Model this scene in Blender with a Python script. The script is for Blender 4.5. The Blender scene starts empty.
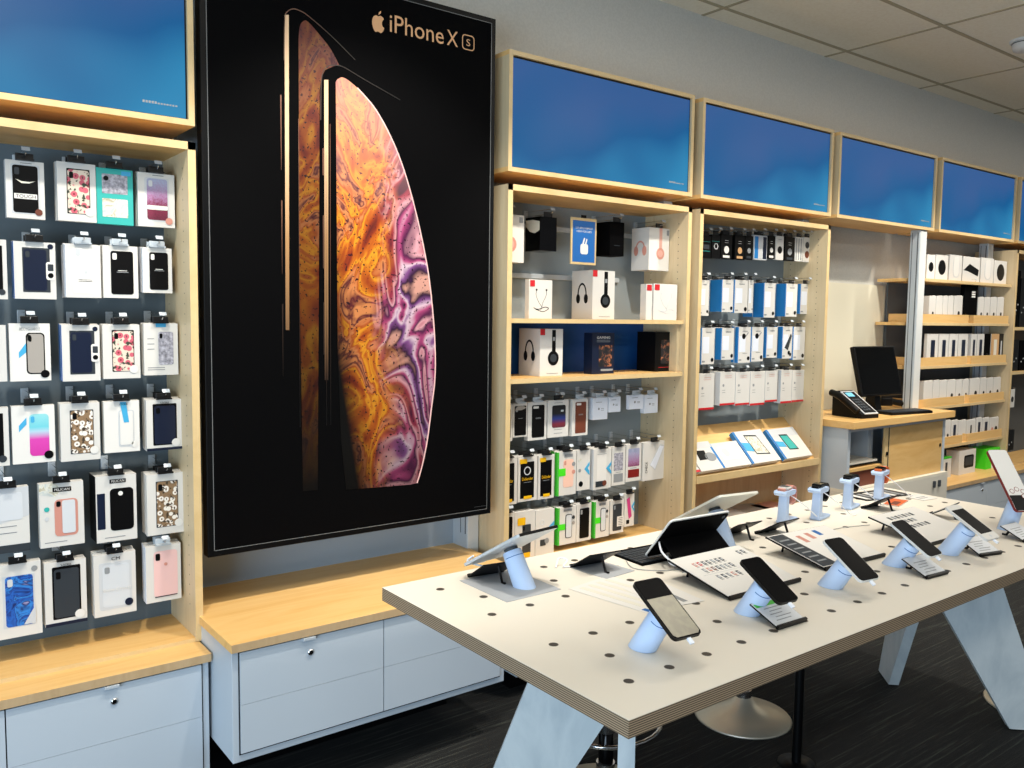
import bpy, bmesh, math, random
from mathutils import Vector, Matrix, Euler
random.seed(7)
sc = bpy.context.scene
COL = sc.collection
PI = math.pi
rad = math.radians
# ---------------------------------------------------------------- materials
def lin(c):
    c = c/255.0
    return c/12.92 if c <= .04045 else ((c+.055)/1.055)**2.4
def rgb(h):
    if isinstance(h, str):
        h = (int(h[0:2], 16), int(h[2:4], 16), int(h[4:6], 16))
    return (lin(h[0]), lin(h[1]), lin(h[2]), 1.0)
MATS = {}
def mat(name, col='808080', rough=.5, metal=0.0, emit=None, estr=1.0, spec=None, alpha=None, trans=None):
    if name in MATS: return MATS[name]
    m = bpy.data.materials.new(name); m.use_nodes = True
    b = m.node_tree.nodes['Principled BSDF']
    b.inputs['Base Color'].default_value = rgb(col)
    b.inputs['Roughness'].default_value = rough
    b.inputs['Metallic'].default_value = metal
    if spec is not None: b.inputs['Specular IOR Level'].default_value = spec
    if emit:
        b.inputs['Emission Color'].default_value = rgb(emit); b.inputs['Emission Strength'].default_value = estr
    if alpha is not None: b.inputs['Alpha'].default_value = alpha
    if trans is not None: b.inputs['Transmission Weight'].default_value = trans
    MATS[name] = m
    return m
class NT:
    def __init__(s, m): s.m = m; s.t = m.node_tree; s.b = s.t.nodes['Principled BSDF']
    def n(s, typ, **kw):
        nd = s.t.nodes.new(typ)
        for k, v in kw.items():
            if k in nd.inputs.keys(): nd.inputs[k].default_value = v
            else: setattr(nd, k, v)
        return nd
    def l(s, a, ao, b, bi): s.t.links.new(a.outputs[ao], b.inputs[bi])
    def ramp(s, stops, interp='LINEAR'):
        r = s.t.nodes.new('ShaderNodeValToRGB'); r.color_ramp.interpolation = interp
        e = r.color_ramp.elements
        while len(e) < len(stops): e.new(.5)
        for el, (p, c) in zip(e, stops): el.position = p; el.color = rgb(c)
        return r
    def coord(s, scale=(1, 1, 1), rot=(0, 0, 0), loc=(0, 0, 0)):
        tc = s.n('ShaderNodeTexCoord'); mp = s.n('ShaderNodeMapping')
        mp.inputs['Scale'].default_value = scale; mp.inputs['Rotation'].default_value = rot
        mp.inputs['Location'].default_value = loc
        s.l(tc, 'Object', mp, 'Vector'); return mp
    def mixc(s, f, a, b, fac=None, mode='MIX'):
        mx = s.n('ShaderNodeMix', data_type='RGBA', blend_type=mode)
        if fac is not None: mx.inputs[0].default_value = fac
        else: s.t.links.new(f[0].outputs[f[1]], mx.inputs[0])
        for src, i in ((a, 6), (b, 7)):
            if isinstance(src, tuple) and len(src) == 2: s.t.links.new(src[0].outputs[src[1]], mx.inputs[i])
            else: mx.inputs[i].default_value = rgb(src)
        return mx
    def base(s, nd, out): s.l(nd, out, s.b, 'Base Color')
    def math(s, op, a, b=None):
        nd = s.n('ShaderNodeMath', operation=op)
        for i, v in enumerate((a, b)):
            if v is None: continue
            if isinstance(v, tuple): s.t.links.new(v[0].outputs[v[1]], nd.inputs[i])
            else: nd.inputs[i].default_value = v
        return nd
def wood(name, c1, c2, scale, rough=.42):
    m = mat(name, c1, rough); t = NT(m)
    mp = t.coord(scale)
    nz = t.n('ShaderNodeTexNoise', Scale=1.0, Detail=6.0, Roughness=.6, Distortion=.6); t.l(mp, 'Vector', nz, 'Vector')
    r = t.ramp([(.3, c2), (.5, c1), (.72, c2)]); t.l(nz, 'Fac', r, 'Fac'); t.base(r, 'Color')
    return m
wood('wood_h', 'E2B877', 'D8A862', (1.6, 14, 14))
wood('wood_v', 'CBB894', 'BEA884', (14, 14, 1.2))
wood('wood_edge', 'D6BA88', 'CDAF7B', (6, 6, 6))
wood('wood_door', 'D9B274', 'CC9F5C', (2, 8, 9))
wood('wood_back', 'BFA27C', 'B0926A', (10, 10, 1.5))
wood('leg_grain', 'CCD2D2', 'B4BDC0', (5, 5, 2.2), .45)
mat('cab_white', 'B9C2CA', .45)
mat('cab_side', 'D2CEC2', .45)
mat('cab_line', '1B1F24', .6)
mat('dark', '0A0B0D', .5); mat('black', '050506', .4, spec=.2); mat('black_gloss', '040405', .15, spec=.25)
mat('matte_black', '050506', .7, spec=.04); mat('phone_glass', '030304', .3, spec=.02)
mat('white', 'D3D0CA', .5); mat('paper', 'DDDAD4', .6); mat('cream', 'DDD8C8', .5)
mat('chrome', 'D8D8D8', .18, 1.0); mat('steel', 'B8B9B8', .32, 1.0); mat('brushed', 'E2D8C2', .42, .75)
mat('alu', 'BCC4CA', .45, .15); mat('alu_white', 'D2D4D2', .45)
mat('slot', '3A4046', .6)
mat('stand_plastic', 'BCD2F2', .4); mat('white_plastic', 'DFE4EE', .35)
mat('clear_plastic', 'D5DCE2', .2, alpha=.35)
mat('cable_white', 'E8EAEE', .4); mat('cable_grey', '9A9A98', .5)
mat('table_top', 'DFD8CA', .55); mat('mat_grey', 'A6A9AD', .6)
mat('hole', '4C463E', .6, .3); mat('hole_ring', '8A8378', .35, .6)
mat('tab_black', '070708', .4); mat('holder', 'B6BEC4', .3)
mat('teal', '2FA8A0', .5); mat('green', '38B52A', .5); mat('green_bright', '45DA1E', .5); mat('yellow', 'E8B400', .5)
mat('red', 'C01822', .5); mat('red_dark', '7A1512', .45); mat('blue', '1674B8', .5); mat('blue_light', '3FA3CF', .5)
mat('navy', '0C1830', .35); mat('grey', '8A8D8F', .5); mat('grey_light', 'C4C6C8', .5); mat('grey_dark', '2C3238', .45)
mat('smoke', 'A19A92', .4); mat('clear_case', 'CDD0D3', .4); mat('rose', 'C98B7C', .35); mat('rose_gold', 'D9A79A', .3, .2)
mat('pink', 'E5BCB8', .5); mat('peach', 'EBC0AC', .5); mat('magenta', 'C63A7A', .5); mat('brown_leather', '6A3320', .55)
mat('tan', 'C79B6A', .5); mat('print_blue', '1560A8', .5); mat('print_grey', '6B6E72', .6)
mat('gold', 'D9A77A', .4, spec=.2); mat('line_grey', '55575A', .5)
mat('frame_black', '07080A', .4, spec=.15); mat('frame_line', '6E7070', .35)
mat('screen_blue', '0A5CA0', .35)
mat('lcd', '6FB0C8', .4, emit='5AA8C8', estr=.35)
mat('wall', 'B4B0A2', .85); mat('wall_cream', 'D8D2BC', .8); mat('panel_grey', '9AA6B0', .7)
mat('back_grey', '8C969A', .8); mat('back_left', '59646A', .8); mat('back_dark', '5A5E60', .8); mat('back_blue', '0D4C94', .55)  # left bay back is darkened to carry the shade behind its boxes
mat('orange', 'D0602A', .5)
pass
# patterned prints
def pat(name, fn, base='FFFFFF', rough=.5):
    m = mat(name, base, rough); fn(NT(m)); return m
def floral(c_bg, c_pet, c_core, c_leaf, sc_):
    def fn(t):
        mp = t.coord((sc_, sc_, sc_))
        v = t.n('ShaderNodeTexVoronoi', Scale=1.0); t.l(mp, 'Vector', v, 'Vector')
        r = t.ramp([(0, c_core), (.13, c_core), (.17, c_pet), (.42, c_pet), (.47, c_bg)]); t.l(v, 'Distance', r, 'Fac')
        nz = t.n('ShaderNodeTexNoise', Scale=1.6, Detail=2.0); t.l(mp, 'Vector', nz, 'Vector')
        r2 = t.ramp([(.57, '000000'), (.62, 'FFFFFF')]); t.l(nz, 'Fac', r2, 'Fac')
        mx = t.mixc((r2, 'Color'), (r, 'Color'), c_leaf); t.base(mx, 2)
    return fn
pat('floral_pink', floral('DCCBB8', 'C85C6C', '7A1F2A', '2E3B2C', 44))
pat('flower_brown', floral('8A6E50', 'EDE6DC', '6B4A30', '3C2E20', 50))
def marble(stops, sc_, dist):
    def fn(t):
        mp = t.coord((sc_, sc_, sc_))
        nz = t.n('ShaderNodeTexNoise', Scale=1.0, Detail=3.0, Distortion=dist); t.l(mp, 'Vector', nz, 'Vector')
        r = t.ramp(stops); t.l(nz, 'Fac', r, 'Fac'); t.base(r, 'Color')
    return fn
pat('agate', marble([(.3, '0A1E5C'), (.42, '1E5FB8'), (.48, '0E2C78'), (.55, '2E7FD0'), (.62, '0C2260'), (.7, 'B8B0D8')], 14, 2.5))
pat('pearl', marble([(.3, 'B7BFBF'), (.5, 'D8D6C8'), (.6, 'A89E80'), (.7, 'E4E0D6')], 30, 1.5))
pat('silver_glit', marble([(.3, '6E6C74'), (.5, '9A98A2'), (.7, 'C4C2CC')], 90, 0))
def zgrad(stops, z0, z1, noise=0, nscale=200):
    def fn(t):
        tc = t.n('ShaderNodeTexCoord'); sp = t.n('ShaderNodeSeparateXYZ'); t.l(tc, 'Object', sp, 'Vector')
        mr = t.n('ShaderNodeMapRange'); mr.inputs['From Min'].default_value = z0; mr.inputs['From Max'].default_value = z1
        t.l(sp, 'Z', mr, 'Value'); src = (mr, 'Result')
        if noise:
            nz = t.n('ShaderNodeTexNoise', Scale=float(nscale), Detail=2.0); t.l(tc, 'Object', nz, 'Vector')
            a = t.math('SUBTRACT', (nz, 'Fac'), .5); b = t.math('MULTIPLY', (a, 'Value'), noise)
            src = (t.math('ADD', src, (b, 'Value')), 'Value')
        r = t.ramp(stops); t.t.links.new(src[0].outputs[src[1]], r.inputs['Fac']); t.base(r, 'Color')
    return fn
pat('turq_magenta', zgrad([(.0, 'C8309A'), (.42, 'D040A8'), (.6, 'A8C8D8'), (.7, '6CC4D0'), (1, '8FD0D4')], .02, .16))
pat('purple_glit', zgrad([(.0, '5C1830'), (.35, '7A2040'), (.6, '9A6E94'), (1, '9AA0BC')], .02, .16, .5))
pat('red_glit', zgrad([(.0, '6A1020'), (.45, '8A1C30'), (.7, 'A08A9C'), (1, '9A9CB0')], .02, .16, .5))
pat('purple_blue', zgrad([(.0, '10131A'), (.3, '7A2838'), (.5, '2C3E8C'), (.7, '10131A'), (1, '0A0B10')], .03, .15))
pat('game_art', marble([(.3, '0A0C12'), (.5, '14181E'), (.6, '7A4A34'), (.7, 'B4704A')], 40, 1))
# art of the large poster
def poster_mat(name, which):
    m = mat(name, '000000', .4, spec=.25); t = NT(m)
    tc = t.n('ShaderNodeTexCoord'); sp = t.n('ShaderNodeSeparateXYZ'); t.l(tc, 'Object', sp, 'Vector')
    mp = t.n('ShaderNodeMapping'); mp.inputs['Scale'].default_value = (5.2, 1, 3.0); mp.inputs['Rotation'].default_value = (0, .5, 0)
    t.l(tc, 'Object', mp, 'Vector')
    nz = t.n('ShaderNodeTexNoise', Scale=1.0, Detail=3.0, Roughness=.45, Distortion=2.6); t.l(mp, 'Vector', nz, 'Vector')
    ra = t.ramp([(.26, '3A1420'), (.36, '9A3A1A'), (.44, 'C8681E'), (.5, 'E89C28'), (.55, 'B4521E'), (.6, 'DA8850'), (.645, '5A1A28'), (.70, 'D88850')])
    rb = t.ramp([(.28, '2A0E30'), (.37, '9A3048'), (.43, 'DCA0A8'), (.47, '4A1840'), (.52, 'B04878'), (.57, 'DCC0CC'), (.61, '86508A'), (.67, '2C1230'), (.73, 'D09888')])
    mpb = t.n('ShaderNodeMapping'); mpb.inputs['Scale'].default_value = (3.4, 1, 1.5); mpb.inputs['Rotation'].default_value = (0, .35, 0); mpb.inputs['Location'].default_value = (.7, 0, .4)
    t.l(tc, 'Object', mpb, 'Vector'); nb = t.n('ShaderNodeTexNoise', Scale=1.0, Detail=2.0, Roughness=.4, Distortion=3.4); t.l(mpb, 'Vector', nb, 'Vector')
    t.l(nz, 'Fac', ra, 'Fac'); t.l(nb, 'Fac', rb, 'Fac')
    n2 = t.n('ShaderNodeTexNoise', Scale=3.0, Detail=2.0); t.l(tc, 'Object', n2, 'Vector')
    # share of the violet side grows to the right (local x)
    a = t.math('MULTIPLY', (n2, 'Fac'), .35); b = t.math('ADD', (sp, 'X'), (a, 'Value'))
    mr = t.n('ShaderNodeMapRange'); t.l(b, 'Value', mr, 'Value')
    mr.inputs['From Min'].default_value = .85 if which == 2 else .62; mr.inputs['From Max'].default_value = .97 if which == 2 else 1.2
    mx = t.mixc((mr, 'Result'), (ra, 'Color'), (rb, 'Color'))
    # speckles
    vz = t.n('ShaderNodeTexNoise', Scale=85.0, Detail=2.0); t.l(tc, 'Object', vz, 'Vector')
    r3 = t.ramp([(.62, '000000'), (.65, 'FFFFFF')]); t.l(vz, 'Fac', r3, 'Fac')
    mx2 = t.mixc((r3, 'Color'), (mx, 2), '2A1020')
    top = t.n('ShaderNodeMapRange'); t.l(sp, 'Z', top, 'Value')
    top.inputs['From Min'].default_value = 1.25; top.inputs['From Max'].default_value = 1.85
    mx3 = t.mixc((top, 'Result'), (mx2, 2), 'D89A92' if which == 2 else '4A3038')
    sub = t.math('MULTIPLY', (top, 'Result'), .7); t.t.links.new(sub.outputs[0], mx3.inputs[0])
    # printed fade to black: low left of the crescent
    fx = t.math('MULTIPLY', (sp, 'X'), 6.0 if which == 2 else 0.0)
    fz = t.math('ADD', (sp, 'Z'), (fx, 'Value'))
    fr = t.n('ShaderNodeMapRange'); t.l(fz, 'Value', fr, 'Value')
    if which == 2: fr.inputs['From Min'].default_value = 3.75; fr.inputs['From Max'].default_value = 4.4
    else: fr.inputs['From Min'].default_value = .2; fr.inputs['From Max'].default_value = 1.65
    lo = t.n('ShaderNodeMapRange'); t.l(sp, 'Z', lo, 'Value')
    lo.inputs['From Min'].default_value = .15; lo.inputs['From Max'].default_value = 1.15 if which == 2 else 1.9
    lo.inputs['To Min'].default_value = .28 if which == 2 else .18; lo.inputs['To Max'].default_value = 1.0 if which == 2 else .62
    lr = t.ramp([(0, '000000'), (1, 'FFFFFF')]); t.l(lo, 'Result', lr, 'Fac')
    mxd = t.mixc(None, (mx3, 2), (lr, 'Color'), fac=1.0, mode='MULTIPLY')
    mx4 = t.mixc((fr, 'Result'), '020202', (mxd, 2))
    t.base(mx4, 2)
    return m
poster_mat('poster_back_art', 1); poster_mat('poster_front_art', 2)
pat('gold_fade', zgrad([(0, '020202'), (.25, '2A1A10'), (.7, 'B08458'), (1, 'EBC49A')], .35, 1.5), rough=.4)
pat('gold_dim', zgrad([(0, '020202'), (.4, '2A1A10'), (1, '8A5C48')], .5, 1.5), rough=.4)
def trail(t):
    tc = t.n('ShaderNodeTexCoord'); sp = t.n('ShaderNodeSeparateXYZ'); t.l(tc, 'Object', sp, 'Vector')
    mr = t.n('ShaderNodeMapRange'); t.l(sp, 'X', mr, 'Value'); mr.inputs['From Min'].default_value = .35; mr.inputs['From Max'].default_value = .8
    r = t.ramp([(0, '705040'), (.3, '2C2420'), (1, '020202')]); t.l(mr, 'Result', r, 'Fac'); t.base(r, 'Color')
pat('trail', trail, rough=.4)
def screen_fn(t):
    tc = t.n('ShaderNodeTexCoord'); nz = t.n('ShaderNodeTexNoise', Scale=1.3, Detail=2.0)
    sp = t.n('ShaderNodeSeparateXYZ'); t.l(tc, 'Object', sp, 'Vector'); t.l(tc, 'Object', nz, 'Vector')
    a = t.math('MULTIPLY', (sp, 'Z'), -.9); b = t.math('ADD', (a, 'Value'), (nz, 'Fac'))
    r = t.ramp([(.12, '2E5A94'), (.34, '005A94'), (.62, '2A8CBC')]); t.l(b, 'Value', r, 'Fac')
    t.b.inputs['Base Color'].default_value = rgb('010204'); t.l(r, 'Color', t.b, 'Emission Color'); t.b.inputs['Emission Strength'].default_value = .8; t.b.inputs['Specular IOR Level'].default_value = .2
pat('screen_lit', screen_fn, rough=.5)
# carpet
def carpet(t):
    mp = t.coord((2.2, 70, 1)); nz = t.n('ShaderNodeTexNoise', Scale=1.0, Detail=5.0, Roughness=.7); t.l(mp, 'Vector', nz, 'Vector')
    tc = t.n('ShaderNodeTexCoord'); br = t.n('ShaderNodeTexBrick'); t.l(tc, 'Object', br, 'Vector')
    br.inputs['Scale'].default_value = 1.0; br.inputs['Brick Width'].default_value = 1.0; br.inputs['Row Height'].default_value = .28
    br.inputs['Color1'].default_value = rgb('1E201F'); br.inputs['Color2'].default_value = rgb('0E0F0F'); br.inputs['Mortar'].default_value = rgb('1A1C1C')
    br.inputs['Mortar Size'].default_value = .003
    r = t.ramp([(.38, '050505'), (.54, '0F100F'), (.70, '4C4F47')]); t.l(nz, 'Fac', r, 'Fac')
    mx = t.mixc(None, (r, 'Color'), (br, 'Color'), fac=.25); t.base(mx, 2)
    f = t.n('ShaderNodeTexNoise', Scale=260.0, Detail=2.0); t.l(tc, 'Object', f, 'Vector')
    bp = t.n('ShaderNodeBump', Strength=.6, Distance=.004); t.l(f, 'Fac', bp, 'Height'); t.l(bp, 'Normal', t.b, 'Normal')
pat('carpet', carpet, rough=.95)
def ceil_fn(t):
    tc = t.n('ShaderNodeTexCoord'); nz = t.n('ShaderNodeTexNoise', Scale=60.0, Detail=3.0); t.l(tc, 'Object', nz, 'Vector')
    r = t.ramp([(.35, 'EFE9D6'), (.6, 'F4EFDE')]); t.l(nz, 'Fac', r, 'Fac'); t.base(r, 'Color')
pat('ceiling_tile', ceil_fn, rough=.9)
mat('ceiling_grid', 'B0A68A', .7)
def wall_fn(t):
    tc = t.n('ShaderNodeTexCoord'); nz = t.n('ShaderNodeTexNoise', Scale=90.0, Detail=2.0); t.l(tc, 'Object', nz, 'Vector')
    r = t.ramp([(.4, 'CCCAC2'), (.6, 'D2D0C8')]); t.l(nz, 'Fac', r, 'Fac'); t.base(r, 'Color')
pat('wall_paint', wall_fn, rough=.85)
# plywood edge: thin layers stacked in z
def ply(name, c1, c2):
    def fn(t):
        mp = t.coord((3, 3, 1)); sp = t.n('ShaderNodeSeparateXYZ'); t.l(mp, 'Vector', sp, 'Vector')
        a = t.math('MULTIPLY', (sp, 'Z'), 2*PI/.0052); s_ = t.math('SINE', (a, 'Value'))
        r = t.ramp([(.3, c1), (.6, c2)]); mr = t.n('ShaderNodeMapRange'); mr.inputs['From Min'].default_value = -1
        t.l(s_, 'Value', mr, 'Value'); t.l(mr, 'Result', r, 'Fac'); t.base(r, 'Color')
    pat(name, fn, rough=.55)
ply('ply_edge', '4A3C2C', 'AD967A')
# ---------------------------------------------------------------- mesh helpers
class MB:
    def __init__(s): s.v = []; s.f = []; s.m = []; s.mats = []; s.sm = []
    def mi(s, m):
        if m not in s.mats: s.mats.append(m)
        return s.mats.index(m)
    def add(s, vs, fs, m, M=None, smooth=False):
        o = len(s.v); i = s.mi(m)
        s.v += [tuple(M @ Vector(v)) if M else tuple(v) for v in vs]
        for f in fs: s.f.append(tuple(o+k for k in f)); s.m.append(i); s.sm.append(smooth)
        return s
    def box(s, x0, x1, y0, y1, z0, z1, m, M=None, c=0):
        if c <= 0:
            vs = [(x, y, z) for x in (x0, x1) for y in (y0, y1) for z in (z0, z1)]
            fs = [(0, 1, 3, 2), (4, 6, 7, 5), (0, 4, 5, 1), (2, 3, 7, 6), (0, 2, 6, 4), (1, 5, 7, 3)]
            return s.add(vs, fs, m, M)
        bm = bmesh.new(); bmesh.ops.create_cube(bm, size=1.0)
        for v in bm.verts:
            v.co = Vector(((x0+x1)/2+v.co.x*(x1-x0), (y0+y1)/2+v.co.y*(y1-y0), (z0+z1)/2+v.co.z*(z1-z0)))
        bmesh.ops.bevel(bm, geom=bm.edges[:], offset=c, segments=2, affect='EDGES', profile=.5)
        bm.verts.index_update()
        s.add([v.co[:] for v in bm.verts], [[v.index for v in f.verts] for f in bm.faces], m, M); bm.free()
        return s
    def prism(s, pts, d0, d1, m, axis='y', M=None):
        # pts 2D; axis y: (x,z); z: (x,y); x: (y,z)
        def P(p, d): return (p[0], d, p[1]) if axis == 'y' else (p[0], p[1], d) if axis == 'z' else (d, p[0], p[1])
        n = len(pts)
        vs = [P(p, d0) for p in pts]+[P(p, d1) for p in pts]
        fs = [tuple(range(n)), tuple(range(2*n-1, n-1, -1))]+[(i, n+i, n+(i+1) % n, (i+1) % n) for i in range(n)]
        return s.add(vs, fs, m, M)
    def loft(s, rings, m, cap=True, M=None, smooth=True):
        n = len(rings[0]); vs = [p for r in rings for p in r]; fs = []
        for k in range(len(rings)-1):
            for i in range(n):
                j = (i+1) % n; fs.append((k*n+i, k*n+j, (k+1)*n+j, (k+1)*n+i))
        s.add(vs, fs, m, M, smooth)
        if cap: s.add(rings[0], [tuple(reversed(range(n)))], m, M); s.add(rings[-1], [tuple(range(n))], m, M)
        return s
    def lathe(s, prof, m, n=32, M=None, cx=0, cy=0):
        rings = [[(cx+r*math.cos(2*PI*i/n), cy+r*math.sin(2*PI*i/n), z) for i in range(n)] for r, z in prof]
        return s.loft(rings, m, True, M)
    def tube(s, pts, r, m, n=8, M=None):
        pts = [Vector(p) for p in pts]; rings = []
        up = Vector((0, 0, 1)); prev = None
        for i, p in enumerate(pts):
            d = (pts[min(i+1, len(pts)-1)]-pts[max(i-1, 0)]).normalized()
            a = prev if prev is not None else (up if abs(d.z) < .9 else Vector((1, 0, 0)))
            x = (a-d*a.dot(d)).normalized(); y = d.cross(x); prev = x
            rings.append([tuple(p+(x*math.cos(2*PI*k/n)+y*math.sin(2*PI*k/n))*r) for k in range(n)])
        return s.loft(rings, m, True, M)
def smooth_path(pts, sub=6):
    pts = [Vector(p) for p in pts]; out = []
    for i in range(len(pts)-1):
        p0 = pts[max(i-1, 0)]; p1 = pts[i]; p2 = pts[i+1]; p3 = pts[min(i+2, len(pts)-1)]
        for k in range(sub):
            t = k/sub
            out.append(.5*((2*p1)+(p2-p0)*t+(2*p0-5*p1+4*p2-p3)*t*t+(3*p1-p0-3*p2+p3)*t**3))
    out.append(pts[-1]); return out
def obj(name, mb, parent=None, loc=(0, 0, 0), rot=(0, 0, 0)):
    me = bpy.data.meshes.new(name); me.from_pydata(mb.v, [], mb.f)
    for m in mb.mats: me.materials.append(MATS[m])
    for p, i, sm in zip(me.polygons, mb.m, mb.sm): p.material_index = i; p.use_smooth = sm
    bm = bmesh.new(); bm.from_mesh(me); bmesh.ops.recalc_face_normals(bm, faces=bm.faces); bm.to_mesh(me); bm.free()
    o = bpy.data.objects.new(name, me); COL.objects.link(o)
    o.location = loc; o.rotation_euler = rot
    if parent: o.parent = parent
    return o
def tag(o, label=None, cat=None, group=None, kind=None):
    if label: o['label'] = label
    if cat: o['category'] = cat
    if group: o['group'] = group
    if kind: o['kind'] = kind
    return o
def thing(name, label, cat, loc=(0, 0, 0), rot=(0, 0, 0), group=None):
    o = bpy.data.objects.new(name, None); o.empty_display_size = .05; COL.objects.link(o)
    o.location = loc; o.rotation_euler = rot
    return tag(o, label, cat, group)
def struct(name, mb, loc=(0, 0, 0)): return tag(obj(name, mb, None, loc), kind='structure')
def copy_tree(o, parent=None):
    c = o.copy(); COL.objects.link(c)
    if parent: c.parent = parent
    for ch in o.children: copy_tree(ch, c)
    return c
def rr(x0, z0, x1, z1, r, n=5):
    r = min(r, (x1-x0)/2*.99, (z1-z0)/2*.99); out = []
    for cx, cz, a0 in ((x1-r, z1-r, 0), (x0+r, z1-r, 90), (x0+r, z0+r, 180), (x1-r, z0+r, 270)):
        for k in range(n): a = rad(a0+90*k/(n-1)); out.append((cx+r*math.cos(a), cz+r*math.sin(a)))
    return out
def circ(cx, cz, r, n=20, sx=1): return [(cx+sx*r*math.cos(2*PI*k/n), cz+r*math.sin(2*PI*k/n)) for k in range(n)]
def ring(mb, cx, cz, r0, r1, d0, d1, m, n=24, M=None, sx=1):
    for k in range(n):
        a, b = 2*PI*k/n, 2*PI*(k+1)/n
        mb.prism([(cx+sx*r0*math.cos(a), cz+r0*math.sin(a)), (cx+sx*r1*math.cos(a), cz+r1*math.sin(a)), (cx+sx*r1*math.cos(b), cz+r1*math.sin(b)), (cx+sx*r0*math.cos(b), cz+r0*math.sin(b))], d0, d1, m, 'y', M)
def ribbon(mb, pts, w, d0, d1, m):
    pts = [Vector((p[0], p[1])) for p in pts]
    for i in range(len(pts)-1):
        d = (pts[i+1]-pts[i]).normalized(); n = Vector((-d.y, d.x))*w/2
        a, b = pts[i], pts[i+1]
        mb.prism([tuple(a+n), tuple(a-n), tuple(b-n), tuple(b+n)], d0, d1, m)
TEXTS = {}
def text(mb, s, x0, x1, z0, z1, y, m, keep=False, rot90=False):
    # lettering as real geometry, fitted into the box x0..x1, z0..z1 on the plane y
    if s not in TEXTS:
        cu = bpy.data.curves.new('t', 'FONT'); cu.body = s; cu.resolution_u = 3
        o = bpy.data.objects.new('t', cu); COL.objects.link(o); bpy.context.view_layer.update()
        me = o.evaluated_get(bpy.context.evaluated_depsgraph_get()).to_mesh()
        TEXTS[s] = ([tuple(v.co) for v in me.vertices], [tuple(p.vertices) for p in me.polygons])
        bpy.data.objects.remove(o); bpy.data.curves.remove(cu)
    vs, fs = TEXTS[s]
    ax, bx = min(v[0] for v in vs), max(v[0] for v in vs); az, bz = min(v[1] for v in vs), max(v[1] for v in vs)
    if rot90: mb.add([(x1-(v[1]-az)/(bz-az)*(x1-x0), y, z0+(v[0]-ax)/(bx-ax)*(z1-z0)) for v in vs], fs, m)
    else: mb.add([(x0+(v[0]-ax)/(bx-ax)*(x1-x0), y, z0+(v[1]-az)/(bz-az)*(z1-z0)) for v in vs], fs, m)
def silv(t):
    tc = t.n('ShaderNodeTexCoord'); nz = t.n('ShaderNodeTexNoise', Scale=40.0); t.l(tc, 'Object', nz, 'Vector')
    r = t.ramp([(.4, '5E5C54'), (.6, '646258')]); t.l(nz, 'Fac', r, 'Fac'); t.base(r, 'Color')
pat('glare_metal', silv, rough=.3)  # metal for the patch that imitates lamp glare on the nearest phone
MATS['glare_metal'].node_tree.nodes['Principled BSDF'].inputs['Metallic'].default_value = .8
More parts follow.
